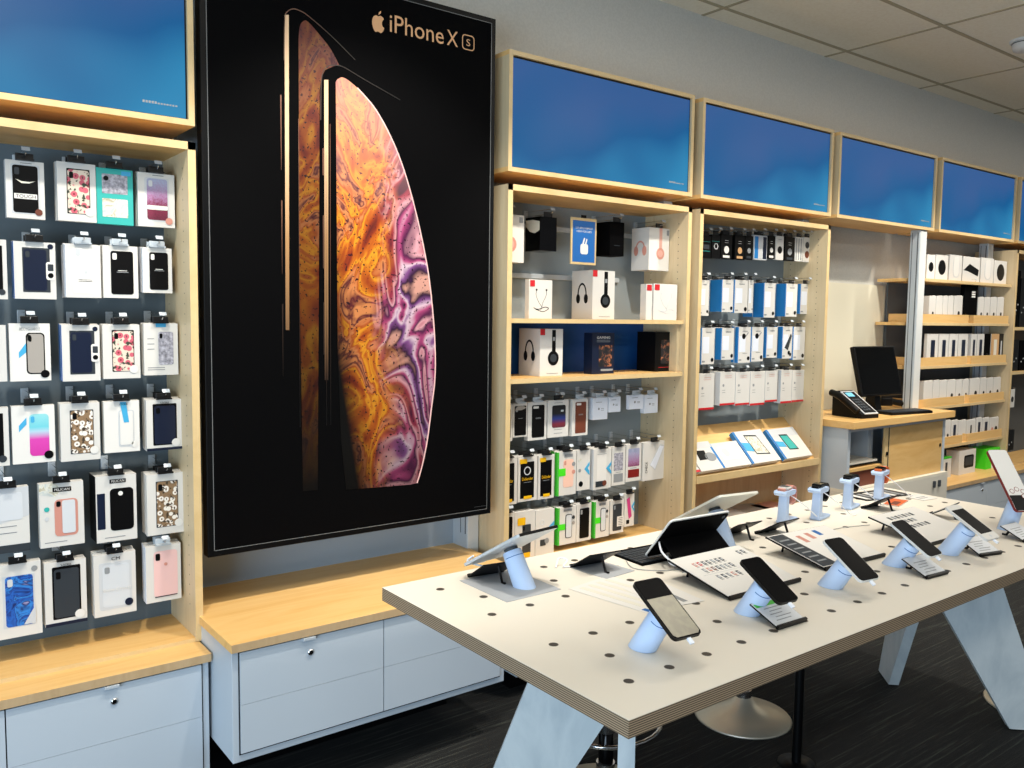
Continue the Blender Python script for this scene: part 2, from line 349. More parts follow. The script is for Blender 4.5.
# measured positions (metres): boxed goods as (bay, row, id, x0, x1, z0, z1, front y, depth, stack, print, description)
PACKS = [
('L', 0, 'A1', -1.8915, -1.7831, 2.0086, 2.1908, -0.2, 0.03, 1, 'tough', 'white case box with black TOUGH phone case'),
('L', 0, 'A2', -1.7458, -1.6299, 2.0106, 2.2019, -0.2, 0.025, 2, 'floral', 'white case box with pink rose floral case'),
('L', 0, 'A3', -1.6284, -1.5136, 2.0094, 2.1955, -0.2, 0.03, 1, 'teal', 'teal boxed case with two marbled windows'),
('L', 0, 'A4', -1.4976, -1.3757, 2.0108, 2.1952, -0.2, 0.02, 2, 'glitterpurple', 'white case box with purple glitter case'),
('L', 1, 'B0', -1.9829, -1.8961, 1.749, 1.9373, -0.2, 0.03, 1, 'plainblack', 'white case box cut by left photo edge'),
('L', 1, 'B1', -1.8768, -1.7572, 1.7518, 1.9355, -0.2, 0.025, 2, 'navytag', 'white case box with navy case and small tag'),
('L', 1, 'B2', -1.7283, -1.6212, 1.7596, 1.9361, -0.2, 0.018, 4, 'clearwhite', 'white case box with plain clear white case'),
('L', 1, 'B3', -1.6145, -1.5027, 1.761, 1.938, -0.2, 0.02, 2, 'blackcase', 'white case box with black silicone case'),
('L', 1, 'B4', -1.4862, -1.389, 1.7813, 1.9382, -0.2, 0.02, 3, 'blackcaseclear', 'clear case pack with black silicone case'),
('L', 2, 'C0', -2.0045, -1.9055, 1.4862, 1.6669, -0.2, 0.03, 1, 'plainwhite', 'white case box half outside the photo'),
('L', 2, 'C1', -1.897, -1.7799, 1.4853, 1.6723, -0.2, 0.03, 1, 'greycase', 'cream case box with smoky grey case'),
('L', 2, 'C2', -1.746, -1.6302, 1.4799, 1.668, -0.2, 0.02, 3, 'navytag', 'white case box with navy case and side tag'),
('L', 2, 'C3', -1.6207, -1.5019, 1.4841, 1.6699, -0.2, 0.02, 2, 'floral', 'white case box with pink rose floral case'),
('L', 2, 'C4', -1.4885, -1.3734, 1.4921, 1.6744, -0.2, 0.02, 2, 'silver', 'white case box with silver glitter case'),
('L', 3, 'D0', -2.013, -1.9065, 1.2137, 1.4031, -0.2, 0.03, 1, 'plainblack', 'white case box cut by left photo edge'),
('L', 3, 'D1', -1.8978, -1.7739, 1.215, 1.4046, -0.2, 0.03, 1, 'pinkblue', 'cream case box with turquoise to magenta case'),
('L', 3, 'D2', -1.7573, -1.6365, 1.2104, 1.4057, -0.2, 0.02, 2, 'brownflower', 'white case box with white flowers on brown case'),
('L', 3, 'D3', -1.6235, -1.5089, 1.228, 1.406, -0.2, 0.03, 1, 'clearphone', 'cream case box with pale clear case'),
('L', 3, 'D4', -1.4856, -1.3656, 1.2231, 1.404, -0.2, 0.02, 3, 'navywin', 'white case box with dark navy case'),
('L', 4, 'E0', -1.9782, -1.8565, 0.9267, 1.1403, -0.2, 0.035, 1, 'greytop', 'white case box with grey clear case'),
('L', 4, 'E1', -1.8264, -1.6932, 0.9254, 1.1412, -0.2, 0.035, 1, 'rosegold', 'white PELICAN box with rose gold case'),
('L', 4, 'E2', -1.6553, -1.5242, 0.9168, 1.1491, -0.2, 0.1, 1, 'pelicanblack', 'white PELICAN box with black case and black side'),
('L', 4, 'E3', -1.4896, -1.3622, 0.9176, 1.1377, -0.2, 0.018, 4, 'brownflower', 'white case box with white flowers on brown case'),
('L', 5, 'F0', -1.9614, -1.8282, 0.6409, 0.8886, -0.2, 0.035, 1, 'bluemarble', 'white case box with blue agate marble case'),
('L', 5, 'F1', -1.8184, -1.6915, 0.6532, 0.8732, -0.2, 0.022, 2, 'darkgrey', 'white case box with dark grey case'),
('L', 5, 'F2', -1.6679, -1.5322, 0.6557, 0.875, -0.2, 0.018, 3, 'sheer', 'white Sheer Crystal case box with clear case'),
('L', 5, 'F3', -1.498, -1.3773, 0.6726, 0.8784, -0.2, 0.018, 3, 'pinkcase', 'clear case pack with pink silicone case'),
('M', 0, 'RG0', 0.0064, 0.1894, 1.9638, 2.181, -0.2, 0.12, 1, 'halfrose', 'white headphone box with rose gold ear cup'),
('M', 0, 'BK1', 0.2844, 0.3857, 2.0271, 2.1864, -0.2, 0.111, 1, 'glossblack', 'glossy black headphone box with white curved glare'),
('M', 0, 'BK2', 0.7369, 0.8347, 2.0273, 2.1972, -0.2, 0.1, 1, 'black', 'plain black headphone box'),
('M', 0, 'RG5', 1.0181, 1.1702, 1.9669, 2.1893, -0.2, 0.127, 1, 'rosehead', 'white headphone box with rose gold headphones'),
('M', 1, 'EA1', 0.2082, 0.3476, 1.7071, 1.8889, -0.22, 0.03, 1, 'earphones', 'white box with black wired earphones'),
('M', 1, 'HP2', 0.6073, 0.7573, 1.7106, 1.9484, -0.22, 0.154, 1, 'blackhead', 'white box with black headphones'),
('M', 1, 'EA2', 0.9173, 0.9612, 1.7109, 1.8891, -0.285, 0.04, 1, 'plainred', 'white earphone box, narrow edge showing'),
('M', 1, 'EA3', 0.9722, 1.1497, 1.7119, 1.8931, -0.285, 0.04, 1, 'earphoneswhite', 'white box with pale wired earphones'),
('M', 2, 'HP4', 0.2629, 0.4027, 1.4249, 1.6581, -0.24, 0.162, 1, 'blackhead', 'white box with black headphones'),
('M', 2, 'DK5', 0.5936, 0.7436, 1.4287, 1.6386, -0.24, 0.06, 1, 'darkgame', 'dark box with copper product picture'),
('M', 2, 'BK6', 1.0407, 1.1872, 1.4275, 1.6432, -0.24, 0.131, 1, 'blackred', 'black headset box with faint red picture'),
('M', 3, 'P0', 0.0575, 0.136, 1.1323, 1.3045, -0.2, 0.03, 1, 'blackwin', 'white case box half behind the unit side'),
('M', 3, 'P1', 0.1387, 0.2222, 1.1481, 1.3077, -0.2, 0.03, 1, 'blackwinclear', 'clear case pack with black case'),
('M', 3, 'P2', 0.2283, 0.3415, 1.1257, 1.3091, -0.2, 0.03, 1, 'leatherblack', 'white case box with black leather case'),
('M', 3, 'P3', 0.35, 0.4818, 1.1302, 1.3122, -0.2, 0.03, 1, 'phonepic', 'white box with black phone picture'),
('M', 3, 'P4', 0.5051, 0.6097, 1.127, 1.3103, -0.2, 0.03, 1, 'brownleather', 'white case box with brown leather case'),
('M', 3, 'P5', 0.6445, 0.7449, 1.1988, 1.3087, -0.2, 0.03, 2, 'smallwhite', 'small white adapter box'),
('M', 3, 'P6', 0.7548, 0.8366, 1.2313, 1.309, -0.2, 0.02, 2, 'smallwhite', 'tiny white earphone adapter box'),
('M', 3, 'P7', 0.8978, 1.0054, 1.2382, 1.3122, -0.2, 0.02, 1, 'smallwhite', 'tiny white adapter box with dark dot'),
('M', 3, 'P8', 1.0133, 1.1143, 1.2104, 1.3088, -0.2, 0.03, 1, 'smallwhite', 'small white cable box'),
('M', 4, 'Q0', 0.0614, 0.1672, 0.8306, 1.0542, -0.2, 0.035, 1, 'defender', 'white and black Defender case box at the unit side'),
('M', 4, 'Q1', 0.1729, 0.2886, 0.8354, 1.0509, -0.2, 0.03, 2, 'defenderring', 'white and black Defender case box with ring'),
('M', 4, 'Q2', 0.2977, 0.3953, 0.8331, 1.0479, -0.2, 0.03, 2, 'defender', 'white and black Defender case box next to green edge'),
('M', 4, 'Q3', 0.4174, 0.5384, 0.8354, 1.0532, -0.2, 0.021, 3, 'greenpink', 'green edged case box with peach case'),
('M', 4, 'Q4', 0.5447, 0.6325, 0.8478, 1.0517, -0.2, 0.03, 1, 'bluearrow', 'white case box with blue arrow mark'),
('M', 4, 'Q5', 0.6563, 0.7788, 0.8399, 1.048, -0.2, 0.026, 3, 'clearblue', 'pale case box with clear case and phone picture'),
('M', 4, 'Q6', 0.7855, 0.8795, 0.8464, 1.0483, -0.2, 0.03, 1, 'greytwo', 'white case box with two grey windows'),
('M', 4, 'Q7', 0.8862, 0.9979, 0.8557, 1.0536, -0.2, 0.03, 1, 'redtwo', 'white case box with two dark red glitter windows'),
('M', 4, 'Q8', 1.0127, 1.1835, 0.8466, 1.0536, -0.2, 0.03, 1, 'check', 'white CHECK box with slanted clear case drawing'),
('M', 5, 'R0', 0.0647, 0.1561, 0.6203, 0.7932, -0.2, 0.04, 1, 'blackwin', 'white case box at the unit side, partly hidden'),
('M', 5, 'R1', 0.159, 0.2809, 0.6055, 0.7862, -0.2, 0.05, 1, 'otteryellow', 'white case box with yellow corner sticker'),
('M', 5, 'R2', 0.2845, 0.4008, 0.5962, 0.7802, -0.2, 0.05, 1, 'lifecream', 'cream case box with round window print'),
('M', 5, 'R3', 0.4264, 0.545, 0.5866, 0.7746, -0.2, 0.027, 2, 'greenclear', 'green edged case box with clear case'),
('M', 5, 'R4', 0.5486, 0.6465, 0.5864, 0.7778, -0.2, 0.025, 2, 'blackwinslim', 'white case box with slim black case'),
('M', 5, 'R5', 0.6703, 0.7724, 0.5871, 0.7761, -0.2, 0.025, 2, 'greenclear', 'green edged case box with pale case'),
('M', 5, 'R6', 0.7792, 0.8771, 0.5925, 0.7683, -0.2, 0.03, 1, 'darkwin', 'white case box with dark case and white tag'),
('M', 5, 'R7', 0.8833, 0.9539, 0.617, 0.791, -0.2, 0.03, 1, 'pinkbar', 'white case box with pink phone picture'),
('R', 0, 'S0', 1.4304, 1.51, 2.0522, 2.1755, -0.2, 0.03, 1, 'bk', 'black mobile accessory pack with teal line'),
('R', 0, 'S1', 1.5168, 1.5887, 2.0537, 2.1837, -0.2, 0.03, 1, 'bkring', 'black mobile accessory pack with white bow outline'),
('R', 0, 'S2', 1.5956, 1.6919, 2.0555, 2.1921, -0.2, 0.02, 2, 'bkdot_w', 'black pack with white round grip'),
('R', 0, 'S3', 1.7188, 1.8062, 2.0569, 2.1949, -0.2, 0.02, 2, 'bkdot_c', 'black pack with tan round grip'),
('R', 0, 'S4', 1.8108, 1.8826, 2.0612, 2.1988, -0.2, 0.02, 1, 'bkdot_g', 'black pack with grey round grip'),
('R', 0, 'S5', 1.8919, 2.0146, 2.0653, 2.2076, -0.2, 0.02, 2, 'clearblue2', 'clear blister pack with blue pattern'),
('R', 0, 'S6', 2.0241, 2.0918, 2.0764, 2.2129, -0.2, 0.02, 1, 'bkdot_w', 'black pack with white round picture'),
('R', 0, 'S7', 2.1018, 2.1757, 2.0746, 2.217, -0.2, 0.02, 1, 'whdot', 'white pack with black round grip'),
('R', 0, 'S8', 2.1911, 2.288, 2.0735, 2.2177, -0.2, 0.02, 2, 'bkdot_g', 'dark clear pack with black mount'),
('R', 0, 'S9', 2.2942, 2.3726, 2.0763, 2.2226, -0.2, 0.02, 1, 'stripes', 'grey and white striped pack'),
('R', 0, 'S10', 2.378, 2.4569, 2.0761, 2.2269, -0.2, 0.02, 1, 'mixed', 'white pack with dark round pictures'),
('R', 1, 'T0', 1.4222, 1.5063, 1.7328, 1.9304, -0.2, 0.02, 1, 'screenw', 'white screen protector pack at the unit side'),
('R', 1, 'T1', 1.6135, 1.7169, 1.7561, 1.9387, -0.2, 0.083, 4, 'screenb', 'white and blue screen protector pack, front of thick blue stack'),
('R', 1, 'T2', 1.7242, 1.8481, 1.7519, 1.9419, -0.2, 0.02, 2, 'screenb', 'white screen protector pack'),
('R', 1, 'T3', 1.8546, 1.8983, 1.7531, 1.9451, -0.2, 0.02, 1, 'screenw', 'white screen protector pack showing a narrow edge'),
('R', 1, 'T4', 1.999, 2.1108, 1.7284, 1.9337, -0.2, 0.072, 4, 'screenb', 'white and blue screen protector pack'),
('R', 1, 'T5', 2.2134, 2.333, 1.736, 1.9361, -0.2, 0.069, 4, 'screenb', 'white and blue screen protector pack'),
('R', 1, 'T6', 2.3637, 2.4779, 1.7537, 1.9398, -0.2, 0.02, 1, 'screenb', 'white screen protector pack by the unit side'),
('R', 2, 'V0', 1.451, 1.5646, 1.4603, 1.6656, -0.2, 0.02, 1, 'screenb', 'white and blue protector pack by the unit side'),
('R', 2, 'V1', 1.6225, 1.7365, 1.4828, 1.6648, -0.2, 0.043, 3, 'screenb', 'white and blue protector pack, front of blue stack'),
('R', 2, 'V2', 1.7722, 1.8897, 1.462, 1.6709, -0.2, 0.021, 2, 'lens', 'white pack with black lens picture and blue edge'),
('R', 2, 'V3', 1.8951, 2.0122, 1.467, 1.6712, -0.2, 0.02, 1, 'lens', 'white pack with black lens picture'),
('R', 2, 'V4', 2.0377, 2.146, 1.4864, 1.6716, -0.2, 0.02, 1, 'screenb', 'white protector pack with pale watch picture'),
('R', 2, 'V5', 2.1961, 2.2981, 1.4792, 1.6751, -0.2, 0.032, 2, 'wedge', 'white and blue pack with dark wedge picture'),
('R', 2, 'V6', 2.3047, 2.4316, 1.4687, 1.6736, -0.2, 0.02, 1, 'screenb', 'white protector pack by the unit side'),
('R', 3, 'X0', 1.4457, 1.5744, 1.2024, 1.4092, -0.2, 0.02, 1, 'redbot', 'white protector pack with red bottom edge'),
('R', 3, 'X1', 1.6262, 1.7609, 1.22, 1.4117, -0.2, 0.041, 3, 'redbot', 'white protector pack with red bottom, front of stack'),
('R', 3, 'X2', 1.7664, 1.8964, 1.2133, 1.4077, -0.2, 0.02, 1, 'redbot', 'white protector pack with red bottom edge'),
('R', 3, 'X3', 1.9019, 2.0402, 1.2054, 1.4072, -0.2, 0.02, 1, 'redbot', 'white protector pack with red bottom edge'),
('R', 3, 'X4', 2.0454, 2.1643, 1.2185, 1.407, -0.2, 0.02, 1, 'redbot', 'short white protector pack with red bottom edge'),
('R', 3, 'X5', 2.2007, 2.3116, 1.2027, 1.4077, -0.2, 0.022, 2, 'redbot', 'white protector pack with red bottom edge'),
('R', 3, 'X6', 2.3155, 2.4389, 1.2047, 1.4043, -0.2, 0.02, 1, 'redbot', 'white protector pack by the unit side, red bottom'),
('F', 0, 'J0', 3.7778, 3.8945, 2.0596, 2.1932, -0.262, 0.03, 1, 'oval', 'white box with black oval cut by next box'),
('F', 0, 'J1', 3.9021, 4.0826, 2.0601, 2.1993, -0.262, 0.03, 1, 'oval', 'white box with black oval speaker'),
('F', 0, 'J2', 4.1041, 4.2965, 2.058, 2.2103, -0.262, 0.03, 1, 'mug', 'white box with pale rounded device'),
('F', 0, 'J3', 4.3098, 4.5816, 2.0675, 2.2083, -0.262, 0.03, 1, 'slab', 'white box with black slab device'),
('F', 0, 'J4', 4.6026, 4.814, 2.0646, 2.2142, -0.262, 0.03, 1, 'mug', 'white box with pale rounded device by oval box'),
('F', 0, 'J5', 4.8262, 5.0447, 2.0636, 2.2039, -0.262, 0.03, 1, 'oval', 'white box with black oval speaker at shelf end'),
('F', 1, 'K0', 3.8375, 3.9327, 1.7887, 1.9007, -0.262, 0.05, 1, 'smalldot', 'small white accessory box'),
('F', 1, 'K1', 3.9371, 4.0327, 1.7901, 1.9031, -0.262, 0.05, 1, 'plain', 'small white accessory box'),
('F', 1, 'K2', 4.0386, 4.1104, 1.7913, 1.9053, -0.262, 0.05, 1, 'plain', 'small white accessory box'),
('F', 1, 'K3', 4.1149, 4.1955, 1.7924, 1.9073, -0.262, 0.05, 1, 'plain', 'small white accessory box'),
('F', 1, 'K4', 4.2047, 4.3367, 1.794, 1.9101, -0.262, 0.05, 1, 'smalldot', 'small white accessory box'),
('F', 1, 'KB', 4.3577, 4.5718, 1.7517, 2.0054, -0.262, 0.03, 1, 'blackhang', 'tall black hanging pack with white squares'),
('F', 1, 'L0', 4.587, 4.6868, 1.7935, 1.9091, -0.262, 0.06, 1, 'smalldot', 'small white box with black earbud'),
('F', 1, 'L1', 4.6918, 4.7883, 1.7949, 1.9115, -0.262, 0.06, 1, 'smalldot', 'small white box with black earbud'),
('F', 1, 'L2', 4.7969, 4.904, 1.7963, 1.9141, -0.262, 0.06, 1, 'smalldot', 'small white box with black earbud'),
('F', 1, 'L3', 4.9162, 5.0292, 1.7979, 1.917, -0.262, 0.06, 1, 'smalldot', 'small white box with black earbud'),
('F', 2, 'M0', 3.8358, 3.996, 1.4721, 1.6284, -0.262, 0.022, 1, 'slot', 'upright white box with dark slot'),
('F', 2, 'M1', 4.0108, 4.1506, 1.4692, 1.6281, -0.262, 0.022, 1, 'slot', 'upright white box with dark slot'),
('F', 2, 'M2', 4.1613, 4.2943, 1.4667, 1.6278, -0.262, 0.022, 1, 'slot', 'upright white box with dark slot'),
('F', 2, 'M3', 4.3052, 4.4597, 1.464, 1.6275, -0.262, 0.022, 1, 'slot', 'upright white box with dark slot'),
('F', 2, 'M4', 4.5083, 4.5987, 1.461, 1.6271, -0.262, 0.022, 1, 'slot', 'upright white box with dark slot'),
('F', 2, 'M5', 4.607, 4.7244, 1.4591, 1.6269, -0.262, 0.022, 1, 'slot', 'upright white box with dark slot'),
('F', 2, 'M6', 4.7312, 4.8339, 1.457, 1.6266, -0.262, 0.022, 1, 'black', 'upright black box'),
('F', 2, 'M7', 4.8443, 4.9811, 1.4548, 1.6264, -0.262, 0.022, 1, 'slotcream', 'upright white box with dark slot'),
('F', 2, 'M8', 4.9882, 5.1067, 1.4524, 1.6261, -0.262, 0.022, 1, 'bookblack', 'upright black box'),
('F', 3, 'N0', 3.8202, 3.9481, 1.154, 1.286, -0.262, 0.04, 1, 'plain', 'small white accessory box'),
('F', 3, 'N1', 3.9537, 4.0489, 1.1498, 1.2856, -0.262, 0.04, 1, 'plain', 'small white accessory box'),
('F', 3, 'N2', 4.0532, 4.161, 1.1477, 1.2818, -0.262, 0.04, 1, 'plain', 'small white accessory box'),
('F', 3, 'N3', 4.1667, 4.2973, 1.1447, 1.2812, -0.262, 0.04, 1, 'smalldot', 'small white accessory box'),
('F', 3, 'N4', 4.3036, 4.4005, 1.1389, 1.277, -0.262, 0.04, 1, 'smalldot', 'small white accessory box'),
('F', 3, 'N5', 4.4094, 4.5067, 1.1145, 1.2772, -0.262, 0.04, 1, 'smalldot', 'small white accessory box'),
('F', 3, 'N6', 4.5305, 4.6922, 1.1422, 1.2797, -0.262, 0.04, 1, 'smalldot', 'small white accessory box'),
('F', 3, 'N7', 4.6999, 4.8042, 1.1436, 1.2789, -0.262, 0.04, 1, 'smalldot', 'small white accessory box'),
('F', 3, 'N8', 4.8124, 4.9206, 1.1465, 1.2751, -0.262, 0.04, 1, 'smalldot', 'small white accessory box'),
('F', 3, 'N9', 4.927, 5.0808, 1.1468, 1.2745, -0.262, 0.04, 1, 'smalldot', 'small white accessory box'),
('F', 4, 'O0', 4.154, 4.2565, 0.8314, 0.9767, -0.262, 0.03, 1, 'smalldot', 'white accessory box'),
('F', 4, 'O1', 4.2625, 4.3687, 0.8267, 0.9696, -0.262, 0.03, 1, 'slot', 'white accessory box'),
('F', 4, 'O2', 4.3763, 4.4995, 0.825, 0.9618, -0.262, 0.03, 1, 'plain', 'white accessory box'),
('F', 4, 'O3', 4.5072, 4.6537, 0.7903, 0.9568, -0.262, 0.03, 1, 'mic', 'white accessory box'),
('F', 4, 'O4', 4.6668, 4.7657, 0.8276, 0.9639, -0.262, 0.03, 1, 'slot', 'white accessory box'),
('F', 4, 'O5', 4.7721, 4.8958, 0.827, 0.9566, -0.262, 0.03, 1, 'slot', 'white accessory box'),
('F', 4, 'O6', 4.9017, 5.0863, 0.8291, 0.9499, -0.262, 0.03, 1, 'dots', 'white accessory box'),
('F', 5, 'G0', 4.118, 4.2453, 0.5527, 0.7025, -0.285, 0.1, 1, 'greentop', 'small white box with green top'),
('F', 5, 'G1', 4.3694, 4.6382, 0.5187, 0.7309, -0.285, 0.1, 1, 'windowbox', 'large white box with dark square window'),
('F', 5, 'G2', 4.8178, 5.1227, 0.5258, 0.7074, -0.285, 0.14, 1, 'green', 'bright green box half hidden by the tilted tablet'),
]
ARC2=[(-0.8054, 2.5934), (-0.7955, 2.6062), (-0.7706, 2.6143), (-0.7159, 2.5862), (-0.6382, 2.5188), (-0.567, 2.4168), (-0.5074, 2.2942), (-0.4555, 2.1433), (-0.4143, 1.9919), (-0.3871, 1.8617), (-0.3666, 1.7043), (-0.3569, 1.5701), (-0.3576, 1.4436), (-0.3741, 1.3215), (-0.3931, 1.1911), (-0.4171, 1.0869), (-0.4421, 1.0129), (-0.4749, 1.0101), (-0.6156, 1.0153), (-0.7057, 1.0193), (-0.7671, 1.0222), (-0.788, 1.2219), (-0.8015, 1.5762)]
ARC1=[(-0.9534, 2.7187), (-0.9487, 2.7661), (-0.935, 2.7887), (-0.9154, 2.7911), (-0.86, 2.7447), (-0.8238, 2.708), (-0.7912, 2.6588), (-0.8159, 2.6488), (-0.8485, 2.63), (-0.8648, 2.5978), (-0.8711, 2.5528), (-0.8792, 1.7682), (-0.888, 1.034), (-0.9475, 1.0369), (-0.9558, 1.7665)]
PH1=[(-1.0094, 2.6366), (-1.0062, 2.7788), (-0.9964, 2.8092), (-0.9734, 2.8249), (-0.9464, 2.8237), (-0.9152, 2.8126), (-0.8276, 2.7622), (-0.7242, 2.6898)]
PH2=[(-0.8677, 2.443), (-0.865, 2.5758), (-0.8567, 2.6212), (-0.8363, 2.6469), (-0.7994, 2.6555), (-0.7663, 2.6522), (-0.6816, 2.6222), (-0.5265, 2.5711)]
STRIP=[[(-1.0068, 2.7963), (-0.9908, 2.7998), (-1.0123, 1.6537), (-0.9986, 1.6537)], [(-0.8528, 2.5926), (-0.8365, 2.5954), (-0.8566, 1.461), (-0.842, 1.4605)], [(-1.0257, 2.5092), (-1.0181, 2.5105), (-1.0244, 2.2403), (-1.0206, 2.2408)]]
TXT=[(-0.6468, 2.8555), (-0.5921, 2.8444), (-0.5699, 2.891), (-0.5699, 2.828), (-0.2466, 2.8439), (-0.237, 2.8864), (-0.1655, 2.8353), (-0.2966, 2.8983), (-0.2516, 2.8389)]
TXB=[(-0.1491, 0.8736), (-0.0841, 0.8721)]
CAMF=(0.602644, 0.794107, -0.078824);CAMR=(0.797124, -0.603685, 0.012581);CAMU=(0.037594, 0.070414, 0.996809);CAMP=(-2.262926, -3.353402, 1.714105)
LP, LD, LA, WW, EXPO = .85, 1.4, .72, 125, 0.28
# ---------------------------------------------------------------- the room
PITCH = 1.2665; UW = 1.2
CZ = 3.459
b = MB().box(-6, 9.5, -7.5, .06, -.05, 0, 'carpet'); struct('floor', b)
b = MB().box(-6, 9.5, .03, .13, 0, CZ, 'wall_paint'); struct('wall_back', b)
b = MB().box(9.5, 9.6, -7.5, .13, 0, CZ, 'wall_paint'); struct('wall_right', b)
b = MB().box(-6, 9.6, -7.5, .13, CZ, CZ+.05, 'ceiling_tile'); struct('ceiling', b)
b = MB()
for k in range(-1, 11): b.box(-6, 9.5, -.125-.6215*k-.012, -.125-.6215*k+.012, CZ-.004, CZ, 'ceiling_grid')
for k in range(-6, 8): b.box(.42+1.228*k-.012, .42+1.228*k+.012, -7.5, .03, CZ-.0035, CZ, 'ceiling_grid')
struct('trim_1', b)
b = MB().box(-6, 9.5, .012, .03, 0, .1, 'dark'); struct('baseboard_back', b)
# pale wall board behind the service counter and behind the poster
b = MB().box(2.5, 3.72, .008, .03, 1.06, 1.975, 'wall_cream'); tag(obj('trim_2', b), kind='structure')
b = MB().box(-1.31, -.04, -.012, .03, .60, 2.9, 'panel_grey'); tag(obj('trim_3', b), kind='structure')
t = thing('smoke_detector', 'round white smoke detector on the ceiling at the top right', 'smoke detector', (3.525, -.935, CZ))
obj('mounting_plate', MB().lathe([(.085, 0), (.085, -.012), (.08, -.014)], 'alu_white', 32), t)
obj('sensor_housing', MB().lathe([(.07, -.014), (.07, -.045), (.062, -.062), (.035, -.068)], 'white', 32), t)
obj('vent_gap', MB().lathe([(.0725, -.018), (.0725, -.022)], 'dark', 32), t)
# ---------------------------------------------------------------- aluminium posts between the units
POSTD = ['left of the middle case bay, below the poster', 'between the middle bay and the accessory bay', 'between the accessory bay and the counter', 'beside the counter monitor', 'behind the white boxes of the far shelf bay']
for k in range(0, 5):
    x = k*PITCH-.033
    t = thing('wall_post', 'silver slotted wall post '+POSTD[k], 'post', (x, 0, 0), group='slotted wall posts')
    x0, x1 = (-.035, .03) if k < 3 else ((-.195, -.105) if k == 3 else (-.10, -.01))
    yf = -.31 if k == 3 else (-.16 if k == 4 else -.13)
    z00 = 1.101 if k == 3 else (.546 if k == 4 else .546)
    obj('post_body', MB().box(x0, x1, yf, yf+.07 if k >= 3 else .0, z00, 2.348, 'alu', c=.003), t)
    s = MB().box(x0-.0008, x0, yf+.012, yf+.018, max(z00, .7), 2.33, 'slot').box(x0-.0008, x0, yf+.052, yf+.056, max(z00, .7), 2.33, 'slot')
    obj('slot_groove', s, t)
    obj('front_strip', MB().box(x0+.004, x1-.004, yf-.003, yf, z00+.003, 2.34, 'alu_white'), t)
# ---------------------------------------------------------------- lit display frames over the units
FD = ['above the left case bay, cut by the photo edge', 'right of the large poster', 'above the accessory bay, second right of the poster', 'above the counter, third right of the poster', 'above the far shelf bay, fourth right of the poster', 'cut off at the right photo edge']
for i, k in enumerate((-1, 0, 1, 2, 3, 4)):
    x0 = k*PITCH if k >= 0 else -2.539
    t = thing('wall_display', 'blue screen in wooden frame '+FD[i], 'screen', (x0, -.323, 2.349), group='blue screens along the top of the wall')
    H = .518; fr = MB(); w = .02
    fr.box(0, UW, 0, .30, 0, w, 'wood_h').box(0, UW, 0, .30, H-w, H, 'wood_h').box(0, w, 0, .30, w, H-w, 'wood_v').box(UW-w, UW, 0, .30, w, H-w, 'wood_v')
    obj('box_frame', fr, t)
    e = MB().box(0, UW, -.0015, 0, 0, w, 'wood_edge').box(0, UW, -.0015, 0, H-w, H, 'wood_edge').box(0, w, -.0015, 0, w, H-w, 'wood_edge').box(UW-w, UW, -.0015, 0, w, H-w, 'wood_edge')
    obj('edge_band', e, t)
    obj('display_housing', MB().box(w, UW-w, .012, .06, w, H-w, 'black'), t)
    obj('screen', MB().box(w+.006, UW-w-.006, .0105, .012, w+.004, H-w-.008, 'screen_lit'), t)
    c = MB()
    for j in range(12):
        c.box(UW-.165+j*.0095, UW-.165+j*.0095+.0065, .0095, .0105, .058, .058+(.008 if j < 5 else .005), 'grey')
    obj('screen_caption', c, t)
# ---------------------------------------------------------------- bookcase units
def bookcase(x0, label, back, z0=.545, right=True):
    t = thing('wall_shelving_unit', label, 'shelving unit', (x0, 0, 0), group='tall wooden wall bays')
    th = .026; zt = 2.294
    for nm, a in (('side_panel', 0), ('side_panel', UW-th)):
        o = obj(nm, MB().box(a, a+th, -.326, 0, z0, zt, 'wood_v'), t)
        e = obj('edge_band', MB().box(a, a+th, -.3275, -.326, z0, zt, 'wood_edge'), o)
        h = MB()
        xf = a+th+.0005 if a == 0 else a-.0005
        for yy in (-.07, -.262):
            z = z0+.12
            while z < 2.24:
                h.add([(xf, yy+.003*math.cos(q*PI/3), z+.003*math.sin(q*PI/3)) for q in range(6)], [tuple(range(6))], 'slot'); z += .036
        obj('pin_hole_row', h, o)
    o = obj('top_panel', MB().box(th, UW-th, -.326, 0, zt-.026, zt, 'wood_h'), t); obj('edge_band', MB().box(0, UW, -.3275, -.326, zt-.026, zt, 'wood_edge'), o)
    obj('back_panel', MB().box(th, UW-th, -.018, 0, z0, zt-.026, back), t)
    o = obj('bottom_shelf', MB().box(th, UW-th, -.322, -.018, z0, z0+.012, 'wood_h'), t); obj('edge_band', MB().box(th, UW-th, -.3225, -.322, z0-.003, z0+.012, 'wood_edge'), o)
    return t
